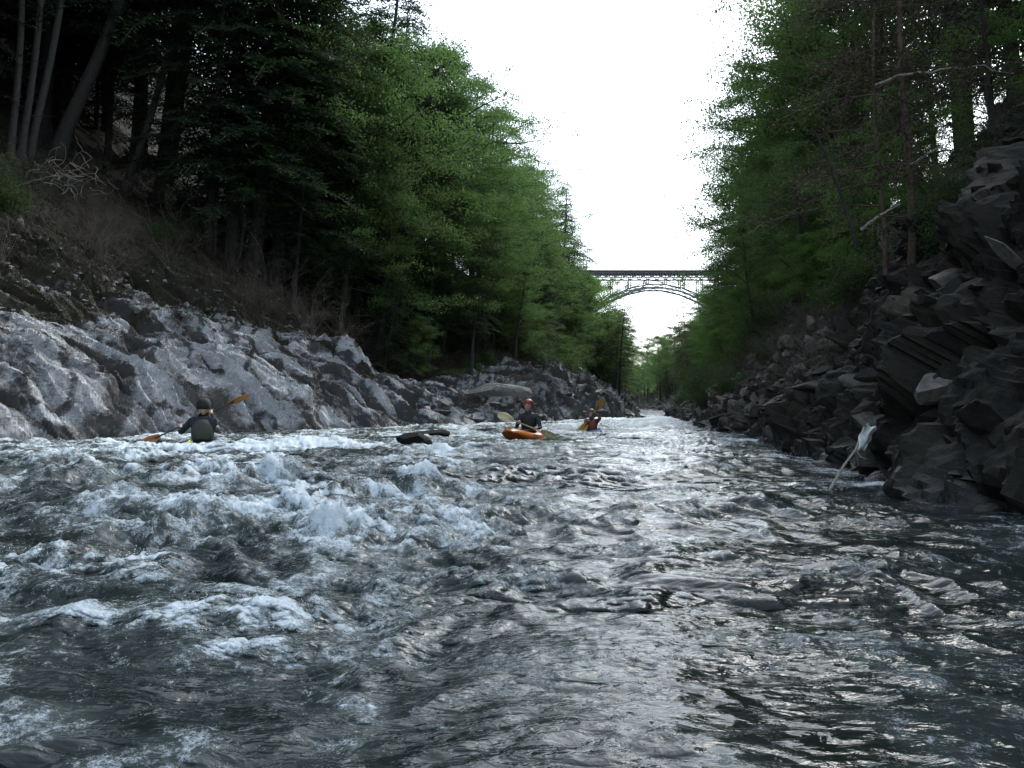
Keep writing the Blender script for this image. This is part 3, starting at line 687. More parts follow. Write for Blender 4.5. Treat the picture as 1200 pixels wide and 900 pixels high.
# rubble by the cove
cove = [boulder_mesh('boulder', 60+i, (1,.8,.45), M['boulder_grey' if i % 2 else 'boulder_dark'], sub=3, facets=9, strata=1.) for i in range(5)]
def scatter_rocks(side, y0, y1, s0, s1, n, meshes, sz, label, group, seed=3, lift=0.):
    rs = np.random.RandomState(seed)
    for k in range(n):
        p = gpt(side, rs.uniform(y0, y1), rs.uniform(s0, s1)); o = ob('boulder', meshes[k % len(meshes)], None, p+Vector((0,0,lift)))
        q = rs.uniform(*sz); o.scale = (q*rs.uniform(.8,1.4), q*rs.uniform(.8,1.2), q*rs.uniform(.6,1.1)); o.rotation_euler = (rs.uniform(-.3,.3), rs.uniform(-.4,.4), rs.uniform(0,6.3))
        tag(o, label, 'rock', group)
scatter_rocks('L', 33.5, 41, -.4, 1.3, 26, cove, (.5,1.2), 'broken slab in the rubble below the long smooth rock on the left bank', 'broken slabs in the rubble on the left bank', 4)
scatter_rocks('L', 46, 80, -.4, 1.2, 26, cove, (.6,1.4), 'small distant rock along the left waterline past the kayakers', 'small distant rocks along the left waterline', 6)
rb = [boulder_mesh('boulder', 80+i, (1,.75,.5), M[['rock_right','boulder_dark','boulder_tan','rock_right','boulder_dark'][i]], sub=4, facets=8+i, strata=1., rough=.06) for i in range(5)]
scatter_rocks('R', 6.2, 17, -.35, .9, 26, rb, (.35,.85), 'angular wet rock at the foot of the black cliff on the right', 'angular wet rocks at the foot of the black cliff', 8)
scatter_rocks('R', 17, 34, -.5, 1.0, 26, rb, (.5,1.2), 'dark rock along the right waterline beyond the stick with the white sheet', 'dark rocks along the right waterline', 9)
scatter_rocks('R', 34, 80, -.6, .8, 26, rb, (.6,1.4), 'small distant dark rock along the right waterline before the bend', 'small distant dark rocks along the right waterline', 10)
def on_bank(side, y, s): return gpt(side, y, s)
def bank_boulder(y, s, dims, mat, label, seed, rot, out=.0, **kw):
    nx, ny = bankn('R', y); p = gpt('R', y, s)+Vector((-float(nx)*out, -float(ny)*out, 0))
    o = ob('boulder', boulder_mesh('boulder', seed, dims, M[mat], **kw), None, p); o.rotation_euler = rot; tag(o, label, 'rock'); return o
def hitR(px, py, side='R'):
    """point of the bank seen along a ray"""
    for d in np.arange(4, 70, .15):
        p = W(px, py, d); ys = p.y
        for _ in range(3):
            nx, ny = bankn(side, ys); s = (p.x-float(bankx(side, ys)))*float(nx)+(p.y-ys)*float(ny)
            ys = p.y-float(ny)*s
        if s > -.5 and p.z < float(ground(side, ys, s)[2]): return p
    return W(px, py, 12)
def seen_boulder(px, py, dims, mat, label, seed, rot, side='R', name='boulder', **kw):
    p = hitR(px, py, side); o = ob(name, boulder_mesh(name, seed, dims, M[mat], **kw), None, p); o.rotation_euler = rot; tag(o, label, 'rock'); return o
seen_boulder(1125, 335, (.75,.5,.42), 'boulder_tan', 'large tan block jutting from the upper part of the black right cliff', 101, (.2,.3,.4))
seen_boulder(1095, 455, (.50,.4,.26), 'boulder_tan', 'tan wedge shaped block half way up the black right cliff', 102, (.3,-.3,.2))
seen_boulder(982, 502, (.62,.5,.38), 'boulder_tan', 'tan rounded boulder just behind the stick with the white sheet', 103, (.1,.1,.4))
seen_boulder(1185, 300, (.75,.25,.14), 'boulder_tan', 'long narrow tan slab tilting down near the right edge of the photo', 104, (.2,.7,.0))
seen_boulder(1045, 470, (.42,.3,.14), 'boulder_tan', 'thin tan slab low on the black right cliff', 105, (.2,.45,.1))
seen_boulder(1150, 500, (.6,.4,.2), 'rock_right', 'brown leaning slab below the tan wedge on the right cliff', 106, (.2,.6,.3))
seen_boulder(1075, 255, (.4,.35,.28), 'boulder_grey', 'pale grey block near the top edge of the right cliff', 107, (.2,.2,.3))
seen_boulder(930, 498, (.9,.6,.5), 'rock_right', 'dark hulking rock at the right waterline behind the tan rounded boulder', 108, (.1,.2,.1))
seen_boulder(868, 480, (.9,.7,.55), 'boulder_tan', 'tan streaked rock above the low dark point on the right bank', 109, (.3,.3,.1))
# scree: too many small stones to count
def scree(side, y0, y1, s0, s1, n, sz, mat, label, seed):
    rs = np.random.RandomState(seed)
    base = np.array([(1,0,0),(-1,0,0),(0,1,0),(0,-1,0),(0,0,1),(0,0,-1),(.6,.6,.5),(-.6,.5,.55),(.5,-.65,-.45)], float)
    bm = bmesh.new(); [bm.verts.new(b) for b in base]; bmesh.ops.convex_hull(bm, input=bm.verts); bmesh.ops.triangulate(bm, faces=bm.faces)
    bm.verts.index_update(); bv = np.array([v.co[:] for v in bm.verts]); bf = np.array([[v.index for v in f.verts] for f in bm.faces]); bm.free()
    y = rs.uniform(y0, y1, n); s = rs.uniform(s0, s1, n); X, Y, Z = ground(side, y, s)
    vs = []; fs = []
    for k in range(n):
        R_ = np.array(Matrix.Rotation(rs.uniform(0, 6.3), 3, Vector(rs.normal(size=3))))
        q = rs.uniform(*sz)*rs.rand()**.7+.02
        vs.append((bv*np.array([1, rs.uniform(.5, 1), rs.uniform(.25, .6)])*q)@R_.T+np.array([X[k], Y[k], Z[k]])); fs.append(bf+k*len(bv))
    V_ = np.concatenate(vs); o = ob('scree', mesh_np('scree', V_, np.concatenate(fs), M[mat], False, {'soil': ('POINT', np.full(len(V_), -1.))}))
    tag(o, label, 'scree', kind='stuff')
scree('R', 18, 55, .3, 4.5, 5000, (.05,.30), 'boulder_tan', 'loose tan stones on the crumbling right slope', 5)
scree('R', 5, 18, 0, 4.5, 1600, (.03,.14), 'rock_right', 'small broken stones on the black right cliff', 6)
scree('L', 34, 60, 0, 3.5, 700, (.05,.30), 'boulder_grey', 'loose grey stones on the farther left bank', 7)
scree('L', 14, 34, 3.0, 7, 1500, (.03,.18), 'boulder_grey', 'loose stones on the soil above the pale left rocks', 8)

# ------------------------------------------------------------------ dead wood
def stick(name, pts, r0, r1, mat, label, cat, parent=None, k=8, group=None, jit=.02):
    P = np.array([tuple(p) for p in pts]); t = np.linspace(0, 1, len(P)); tt_ = np.linspace(0, 1, 14)
    Q = np.stack([np.interp(tt_, t, P[:, i]) for i in range(3)], -1)
    if len(P) == 3: Q = np.stack([(1-q)**2*P[0]+2*q*(1-q)*(2*P[1]-.5*(P[0]+P[2]))+q*q*P[2] for q in tt_])
    L_ = np.linalg.norm(P[-1]-P[0]); Q[1:-1] += np.random.RandomState(int(abs(P[0][0])*100) % 999).normal(size=(12, 3))*jit*L_*.25
    tb = TB(); tb.tube(Q, np.linspace(r0, r1, 14), k); o = ob(name, tb.mesh(name, M[mat]), parent); recentre(o)
    if label: tag(o, label, cat, group)
    return o
def lay(side, px, py, off=0.05):
    p = hitR(px, py, side); return Vector((p.x, p.y-off, p.z+off))
# leaning trunks at the far left
def root_down(a, dn, side):
    """follow the trunk's direction down into the ground"""
    for _ in range(60):
        ys = a.y
        for _k in range(4):
            nx, ny = bankn(side, ys); sv = (a.x-float(bankx(side, ys)))*float(nx)+(a.y-ys)*float(ny); ys = a.y-float(ny)*sv
        if a.z < float(ground(side, ys, sv)[2])-.15: break
        a = a+dn*.1
    return a
def trunk_tree(px0, py0, px1, py1, d, r, label, mat):
    e = bpy.data.objects.new('bare_trunk_tree', None); COL.objects.link(e); d = hitR(px0, py0, 'L').y-.9; r = r*d/23; a = W(px0, py0, d); b = W(px1, py1, d+.5); dn = (a-b).normalized(); dn.x *= .5; a = root_down(a, dn, 'L')
    e.location = a; tag(e, label, 'tree', None); b2 = a+(b-a)*2.3
    tb = TB(); t = np.linspace(0, 1, 12); P = np.array([tuple((b2-a)*x) for x in t]); P[:, 0] += .12*np.sin(t*6); P[0, 2] -= .5
    tb.tube(P, r*(1-.6*t)*(1+.3*np.exp(-t*22))*(1+.05*np.sin(t*60)), 12)
    rs = np.random.RandomState(int(px0))
    for k in range(14):
        f = rs.uniform(.12, .9); b0 = np.array([np.interp(f, t, P[:, i]) for i in range(3)]); dd = rs.normal(size=3); dd[2] = abs(dd[2])*.2; ln = rs.uniform(.4, 2)
        tt_ = np.linspace(0, 1, 5); tb.tube(b0+dd*(ln*tt_)[:, None]+np.array([0, 0, 1])*(-.3*ln*tt_**2)[:, None], .02*(1-.8*tt_), 4)
    ob('trunk', tb.mesh('trunk', M[mat]), e)
    C = []; 
    for k in range(46):
        f = rs.uniform(.55, 1.); b0 = np.array([np.interp(f, t, P[:, i]) for i in range(3)]); c = b0+rs.normal(size=3)*np.array([1.4, 1.4, .7]); C.append(c+rs.normal(size=(120, 3))*np.array([.5, .5, .16]))
    C = np.concatenate(C); m = len(C); V_, F_ = cards(C, rs.normal(size=(m, 3)), rs.normal(size=(m, 3))*.5+np.array([0, 0, 1]), rs.uniform(.10, .18, m), rs.uniform(.05, .09, m))
    ob('crown', mesh_np('crown', V_, F_, M['hemlock'], False, {'lv': ('FACE', rs.rand(m))}), e)
trunk_tree(60, 168, 132, 0, 23, .21, 'thickest leaning grey trunk at the upper left, standing clear of its neighbours', 'bark_pale')
trunk_tree(28, 172, 62, 0, 23.4, .12, 'slim grey trunk just left of the thickest leaning trunk', 'bark_pale')
trunk_tree(18, 176, 38, 0, 23.8, .11, 'slim upright trunk, second from the left edge of the photo', 'bark')
trunk_tree(6, 170, 16, 0, 24.3, .11, 'thin dark trunk nearest the left edge of the photo', 'bark')
trunk_tree(142, 215, 180, 100, 24, .12, 'dim leaning trunk in the shade right of the thickest leaning trunk', 'bark')
trunk_tree(180, 218, 212, 70, 24.5, .12, 'dim slender trunk in the shade, farther right of the leaning trunks', 'bark')
# root tangle at the top left
def tangle(side, px, py, w, h, n, label, seed, mat='drift', r=.022):
    rs = np.random.RandomState(seed); tb = TB(); c = hitR(px, py, side); d = c.y
    for k in range(n):
        p = np.array(tuple(c))+rs.normal(size=3)*np.array([w*.5, .25, h*.4])+np.array([0, -.25, .1]); dd = rs.normal(size=3)*np.array([1, .35, .45]); dd[2] -= .25
        ln = rs.uniform(.4, 1.5); Q = [p]
        for i in range(7):
            dd = dd+rs.normal(size=3)*.35; dd /= np.linalg.norm(dd); Q.append(Q[-1]+dd*ln/7)
        tb.tube(np.array(Q), np.linspace(rs.uniform(.4, 1.1)*r, .004, 8), 5)
    o = ob('root_tangle', tb.mesh('root_tangle', M[mat])); recentre(o); tag(o, label, 'roots'); return o
tangle('L', 55, 215, 1.7, 1.0, 70, 'tangle of grey exposed roots below the leaning trunks at the upper left', 1)
tangle('L', 300, 300, 1.8, .8, 60, 'tangle of dry roots hanging from the dark soil bank mid left', 2, 'twig', .014)
tangle('L', 500, 385, 1.6, 1.2, 90, 'drooping mass of dead twigs hanging over the ledge right of the pale rocks', 3, 'twig', .012)
# fallen branches
def branch(side, a, b, r, label, mat='drift', lift=.25):
    m = hitR((a[0]+b[0])/2, (a[1]+b[1])/2, side); d = min(m.y, hitR(*a, side).y+1.2, hitR(*b, side).y+1.2)-lift
    pa = W(*a, d+.2); pb = W(*b, d-.2); mid = (pa+pb)/2+Vector((.02,-.05,.07*(pb-pa).length))
    return stick('fallen_branch', [pa, mid, pb], r, r*.3, mat, label, 'branch', jit=.035)
branch('L', (0,225), (95,205), .035, 'pale bent branch lying across the root tangle at the upper left')
branch('L', (215,165), (235,235), .03, 'pale curved upright branch in the shade right of the slim trunks', lift=.3)
branch('L', (255,295), (310,290), .03, 'thin grey branch on the dark soil in the middle of the left bank')
branch('L', (415,295), (460,350), .06, 'pale weathered log leaning down the left slope under the trees')
branch('R', (1030,96), (1195,82), .022, 'thin pale fallen trunk lying along the top of the right cliff')
branch('R', (1012,268), (1058,238), .03, 'short pale branch sticking out from the right slope beside the grey blocks')
branch('R', (1068,195), (1110,168), .028, 'thin pale branch just under the rim of the right cliff')
branch('R', (1005,290), (955,150), .035, 'grey leaning dead pole crossing the right slope', 'bark_pale', .3)
branch('R', (1010,300), (1018,340), .035, 'short pale upright stump of wood on the tan rubble of the right bank')
# straight trunks on the right rim
def pole_tree(px, y0, y1, r, label, mat='bark_red'):
    a = root_down(hitR(px, y0), Vector((.05, .15, -1)), 'R'); r = r*a.y/24; e = bpy.data.objects.new('bare_trunk_tree', None); COL.objects.link(e); e.location = a; tag(e, label, 'tree')
    b = W(px-8, y1, a.y)-a; b2 = b*1.35; t = np.linspace(0, 1, 12); P = np.array([tuple(b2*x) for x in t]); P[:, 0] += .06*np.sin(t*7); P[0] = P[0]-(P[1]-P[0])*.8+np.array([.2, .2, -.9])
    tb = TB(); tb.tube(P, r*(1-.6*t), 10); rs = np.random.RandomState(int(px)); C = []
    for k in range(46):
        f = rs.uniform(.3, 1); b0 = np.array([np.interp(f, t, P[:, i]) for i in range(3)]); az = rs.uniform(0, 6.3); dd = np.array([math.cos(az), math.sin(az), rs.uniform(-.1, .2)]); ln = rs.uniform(.6, 2.0)*(1.2-.6*f)
        tt_ = np.linspace(0, 1, 5); Q = b0+dd*(ln*tt_)[:, None]+np.array([0, 0, 1])*(-.25*ln*tt_**2)[:, None]; tb.tube(Q, .013*(1-.8*tt_), 4)
        for j in range(14):
            q = Q[rs.randint(1, 5)]; d2 = dd*.5+rs.normal(size=3)*.5; tb.tube(np.stack([q, q+d2*.25, q+d2*.5+rs.normal(size=3)*.05]), [.006, .004, .002], 3)
            C.append(q+d2*.5*rs.rand()+rs.normal(size=(7, 3))*.12)
    ob('trunk', tb.mesh('trunk', M[mat]), e)
    C = np.concatenate(C); m = len(C); V_, F_ = cards(C, rs.normal(size=(m, 3)), rs.normal(size=(m, 3))*.5+np.array([0, 0, 1]), rs.uniform(.04, .09, m), rs.uniform(.02, .035, m))
    ob('crown', mesh_np('crown', V_, F_, M['hemlock_dry'], False, {'lv': ('FACE', rs.rand(m))}), e)
pole_tree(1072, 205, 0, .13, 'straight reddish trunk with dry twigs rising behind the right cliff rim')
pole_tree(1040, 230, 60, .08, 'thinner reddish trunk just left of the straight one behind the right cliff')
pole_tree(1168, 108, -60, .10, 'slim dark trunk on top of the right cliff near the right edge', 'bark')
pole_tree(1030, 290, 120, .06, 'thin leaning grey trunk on the right slope beside the pale grey block', 'bark')
# stick with a torn white sheet
def white_stick():
    d0 = 7.7
    a = W(971, 562, d0); b = W(1002, 527, d0+.15); c = W(1012, 500, d0+.25)
    e = bpy.data.objects.new('stranded_stick', None); COL.objects.link(e); e.location = a
    tag(e, 'pale forked stick with a torn white sheet stuck on it at the right waterline', 'stick')
    tb = TB(); Q = np.array([(0,0,-.1), tuple((b-a)*.5+Vector((.01,0,-.01))), tuple(b-a), tuple(c-a)]); tb.tube(Q, [.016, .012, .010, .007], 6)
    f = W(1015, 538, d0+.1)-a; tb.tube(np.array([tuple(b-a), tuple((b-a+f)/2+Vector((-.01,0,-.02))), tuple(f)]), [.009, .007, .004], 5)
    ob('forked_branch', tb.mesh('forked_branch', M['drift']), e)
    n = 14; m = 18; ii, jj = np.meshgrid(np.linspace(0, 1, n), np.linspace(0, 1, m))
    c0 = W(1015, 497, d0+.2)-a; c1 = W(1026, 502, d0+.35)-a; c3 = W(1002, 527, d0+.12)-a; c2 = W(1016, 525, d0+.3)-a
    V_ = []
    for i, j in zip(ii.ravel(), jj.ravel()):
        p = c0*(1-i)*(1-j)+c1*i*(1-j)+c3*(1-i)*j+c2*i*j; ed = (abs(i-.5)*2)**4
        p = p+Vector((.012*math.sin(j*9+i*3), .03*math.sin(i*6+j*4), .012*math.sin(i*11+j*2)-(.02*math.sin(i*17) if j > .95 else 0))); V_.append(tuple(p))
    fq = grid_faces(m, n); me = mesh_np('torn_sheet', V_, fq, plain('grimy white sheet', (.55,.60,.58), .6, .25, 18), True)
    o = ob('torn_sheet', me, e); so = o.modifiers.new('thick', 'SOLIDIFY'); so.thickness = .004
white_stick()

# ------------------------------------------------------------------ bridge
def bridge():
    D = 320; deck_top = W(0, 318, D).z; deck_bot = W(0, 326.5, D).z
    root = bpy.data.objects.new('arch_bridge', None); COL.objects.link(root); cx = W(768, 0, D).x; root.location = (cx, D, 0)
    tag(root, 'dark steel arch bridge with a flat deck spanning the gorge high in the distance', 'bridge')
    def box(bm, x0, x1, y0, y1, z0, z1):
        vs = [bm.verts.new(v) for v in ((x0,y0,z0),(x1,y0,z0),(x1,y1,z0),(x0,y1,z0),(x0,y0,z1),(x1,y0,z1),(x1,y1,z1),(x0,y1,z1))]
        for f in ((3,2,1,0),(4,5,6,7),(0,1,5,4),(1,2,6,5),(2,3,7,6),(3,0,4,7)): bm.faces.new([vs[i] for i in f])
    def beam(bm, a, b, w, h=None):
        h = h or w; a = Vector(a); b = Vector(b); t = (b-a).normalized(); s = Vector((0,1,0)); n = t.cross(s).normalized()
        vs = [bm.verts.new(p+s*sx*w/2+n*sn*h/2) for p in (a, b) for sx, sn in ((-1,-1),(1,-1),(1,1),(-1,1))]
        for f in ((0,1,2,3),(7,6,5,4),(0,4,5,1),(1,5,6,2),(2,6,7,3),(3,7,4,0)): bm.faces.new([vs[i] for i in f])
    def fin(name, bm, mat, parent=root):
        bmesh.ops.recalc_face_normals(bm, faces=bm.faces); me = bpy.data.meshes.new(name); bm.to_mesh(me); bm.free(); me.materials.append(M[mat]); return ob(name, me, parent)
    L0, L1 = -44, 44
    bm = bmesh.new(); box(bm, L0, L1, -4.6, 4.6, deck_top-.55, deck_top); fin('deck_slab', bm, 'concrete')
    for y in (-3.8, 3.8):
        bm = bmesh.new(); zt = deck_top-.8; zb_ = deck_bot+.1
        beam(bm, (L0, y, zt), (L1, y, zt), .4, .45); beam(bm, (L0, y, zb_), (L1, y, zb_), .4, .45)
        for k in range(25):
            x0 = L0+k*3.5; beam(bm, (x0, y, zb_), (x0+1.75, y, zt), .32); beam(bm, (x0+1.75, y, zt), (x0+3.5, y, zb_), .32)
            if k: beam(bm, (x0, y+.01, zb_), (x0, y+.01, zt), .3)
        fin('deck_girder', bm, 'steel')
    for y in (-4.5, 4.5):
        bm = bmesh.new()
        for z in (.45, .8, 1.15): box(bm, L0, L1, y-.05, y+.05, deck_top+z, deck_top+z+.09)
        for k in range(30): box(bm, L0+.5+k*3, L0+.65+k*3, y-.07, y+.07, deck_top+.002, deck_top+1.25)
        fin('railing', bm, 'steel')
    for k in range(9):
        x = L0+3+k*10.4; bm = bmesh.new(); box(bm, x-.06, x+.06, -4.42, -4.30, deck_top+.002, deck_top+3.2); box(bm, x-.06, x+.06, -4.30, -3.3, deck_top+3.08, deck_top+3.2); fin('lamp_post', bm, 'steel')
    crown = W(0, 334.2, D).z
    def za(x): return crown-(abs(x)/30.)**2*(13.5)
    def zb(x): return za(x)-1.3-(abs(x)/34)*.6
    N = 11; xs = [-38.5+7*k for k in range(12)]
    for y in (-3.8, 3.8):
        bm = bmesh.new()
        for k in range(11):
            x0, x1 = xs[k], xs[k+1]
            beam(bm, (x0, y, za(x0)), (x1, y, za(x1)), .5, .5); beam(bm, (x0, y, zb(x0)), (x1, y, zb(x1)), .6, .65)
            beam(bm, (x0, y, zb(x0)), (x1, y, za(x1)), .2); beam(bm, (x0, y, za(x0)), (x1, y, zb(x1)), .2)
            beam(bm, (x0, y, za(x0)), (x0, y, zb(x0)), .25)
        fin('arch_truss', bm, 'steel')
        for x in xs:
            bm = bmesh.new(); t = deck_bot-.302
            if t-za(x) > .25:
                beam(bm, (x-.35, y, za(x)+.1), (x-.35, y, t), .34); beam(bm, (x+.35, y, za(x)+.1), (x+.35, y, t), .34)
                for q in range(int((t-za(x))/1.2)): beam(bm, (x-.35, y+.0, za(x)+.5+q*1.2), (x+.35, y+.0, za(x)+1.3+q*1.2), .08)
                fin('spandrel_column', bm, 'steel')
            else: bm.free()
        bm = bmesh.new()
        for k in range(11):
            x0, x1 = xs[k], xs[k+1]; t = deck_bot-.302
            if abs(x0) > abs(x1): x0, x1 = x1, x0
            beam(bm, (x0, y+.01, min(t, za(x0)+1.7)), (x1, y+.01, za(x1)+.9), .3)
            beam(bm, (x0, y, min(t-.4, za(xs[5])+2)), (x1, y, min(t-.4, za(xs[5])+2)), .14)
        fin('spandrel_brace', bm, 'steel')
    bm = bmesh.new()
    for x in xs: beam(bm, (x, -3.6, za(x)), (x, 3.6, za(x)), .25)
    fin('cross_beam', bm, 'steel')
bridge()

# ------------------------------------------------------------------ kayakers
MAT = lambda n, c, r=.6, v=.15: plain(n, c, r, v, 25)
M['skin'] = MAT('skin', (.42,.26,.19), .5); M['jacket_dark'] = MAT('dark jacket', (.018,.022,.030), .6); M['jacket_navy'] = MAT('navy jacket', (.014,.020,.030), .8)
M['vest_grey'] = MAT('grey green vest', (.042,.050,.044), .8); M['vest_black'] = MAT('black vest', (.015,.015,.015), .7); M['vest_red'] = MAT('red brown vest', (.22,.065,.035), .7)
M['helmet_black'] = MAT('black helmet', (.010,.009,.009), .8); M['helmet_red'] = MAT('red helmet', (.20,.04,.045), .3); M['helmet_brown'] = MAT('brown helmet', (.10,.04,.03), .4)
M['hull_yellow'] = MAT('yellow green hull', (.55,.60,.10), .3); M['hull_orange'] = MAT('orange hull', (.62,.19,.05), .25); M['hull_blue'] = MAT('blue hull', (.06,.17,.60), .3)
M['neoprene'] = MAT('black neoprene', (.012,.012,.013), .7); M['wood'] = plain('varnished wood', (.46,.19,.055), .4, .25, 6)
M['blade_cream'] = MAT('cream blade', (.62,.60,.36), .4); M['blade_amber'] = MAT('amber blade', (.50,.26,.05), .4); M['shaft_black'] = MAT('black shaft', (.02,.02,.02), .4); M['shaft_tan'] = MAT('tan shaft', (.35,.28,.12), .4)
M['shirt_red'] = MAT('red brown top', (.16,.045,.03), .7)
def skin_mesh(name, verts, edges, radii, mats, sub=2):
    me = bpy.data.meshes.new(name); me.from_pydata([tuple(v) for v in verts], edges, []); o = bpy.data.objects.new(name, me); COL.objects.link(o)
    sk = o.modifiers.new('skin', 'SKIN'); 
    for i, r in enumerate(radii): me.skin_vertices[0].data[i].radius = (r, r) if isinstance(r, float) else r
    me.skin_vertices[0].data[0].use_root = True
    sb = o.modifiers.new('sub', 'SUBSURF'); sb.levels = sub; sb.render_levels = sub
    dg = bpy.context.evaluated_depsgraph_get(); dg.update(); m2 = bpy.data.meshes.new_from_object(o.evaluated_get(dg)); bpy.data.objects.remove(o)
    m2.name = name; m2.materials.clear()
    for m_ in mats: m2.materials.append(m_)
    m2.polygons.foreach_set('use_smooth', np.ones(len(m2.polygons), bool)); return m2
def loft(name, rings, mat, k=20, cap=True):
    """rings: (centre, rx, ry) stacked"""
    V_ = []; 
    for c, rx, ry in rings:
        for i in range(k):
            a = i*2*math.pi/k; V_.append((c[0]+rx*math.copysign(abs(math.cos(a))**.8, math.cos(a)), c[1]+ry*math.copysign(abs(math.sin(a))**.8, math.sin(a)), c[2]))
    F_ = []
    for r in range(len(rings)-1):
        for i in range(k): F_.append((r*k+i, r*k+(i+1) % k, (r+1)*k+(i+1) % k, (r+1)*k+i))
    me = bpy.data.meshes.new(name); fs = list(F_)
    if cap: fs += [tuple(range(k))[::-1], tuple(range((len(rings)-1)*k, len(rings)*k))]
    me.from_pydata(V_, [], fs); me.materials.append(mat); me.polygons.foreach_set('use_smooth', np.ones(len(me.polygons), bool)); return me
def kayak(loc, rz, mat, label, pitch=0, roll=0, L=2.5):
    e = bpy.data.objects.new('kayak', None); COL.objects.link(e); e.location = loc; e.rotation_euler = (pitch, roll, rz); tag(e, label, 'kayak')
    n = 30; k = 20; V_ = []
    for i in range(n):
        t = i/(n-1)*2-1; w = .32*(1-abs(t)**2.6)**.62+.004; yk = t*L/2; top = .12+.10*t*t*(1 if t > 0 else .7)+.05*max(0, 1-abs(t)*1.2); bot = -.14+.26*abs(t)**2.5
        for j in range(k):
            a = j*2*math.pi/k; c = math.cos(a); s_ = math.sin(a)
            V_.append((w*math.copysign(abs(c)**.75, c), yk, (top*max(.03, (1-abs(t)**4)) if s_ > 0 else 0)*s_+(-(bot) if s_ < 0 else 0)*s_+.05+.10*abs(t)**2))
    F_ = [(r*k+i, r*k+(i+1) % k, (r+1)*k+(i+1) % k, (r+1)*k+i) for r in range(n-1) for i in range(k)]+[tuple(range(k))[::-1], tuple(range((n-1)*k, n*k))]
    me = bpy.data.meshes.new('hull'); me.from_pydata(V_, [], F_); me.materials.append(mat); me.polygons.foreach_set('use_smooth', np.ones(len(me.polygons), bool)); ob('hull', me, e)
    tb = TB(); a = np.linspace(0, 2*math.pi, 25); tb.tube(np.stack([.235*np.cos(a), .40*np.sin(a)-.05, .215+.02*np.cos(a*2)], -1), np.full(25, .016), 6); ob('cockpit_rim', tb.mesh('cockpit_rim', M['neoprene']), e)
    ob('spray_skirt', loft('spray_skirt', [((0,-.05,.20), .225, .38), ((0,-.07,.235), .20, .30), ((0,-.12,.25), .16, .13), ((0,-.12,.28), .12, .09)], M['neoprene']), e)
    for t, nm in ((-.80, 'grab_handle'), (.80, 'grab_handle')):
        tb = TB(); tb.tube([(-.04, t*L/2, .20), (-.03, t*L/2, .25), (.03, t*L/2, .25), (.04, t*L/2, .20)], [.008]*4, 5); ob(nm, tb.mesh(nm, M['neoprene']), e)
    return e
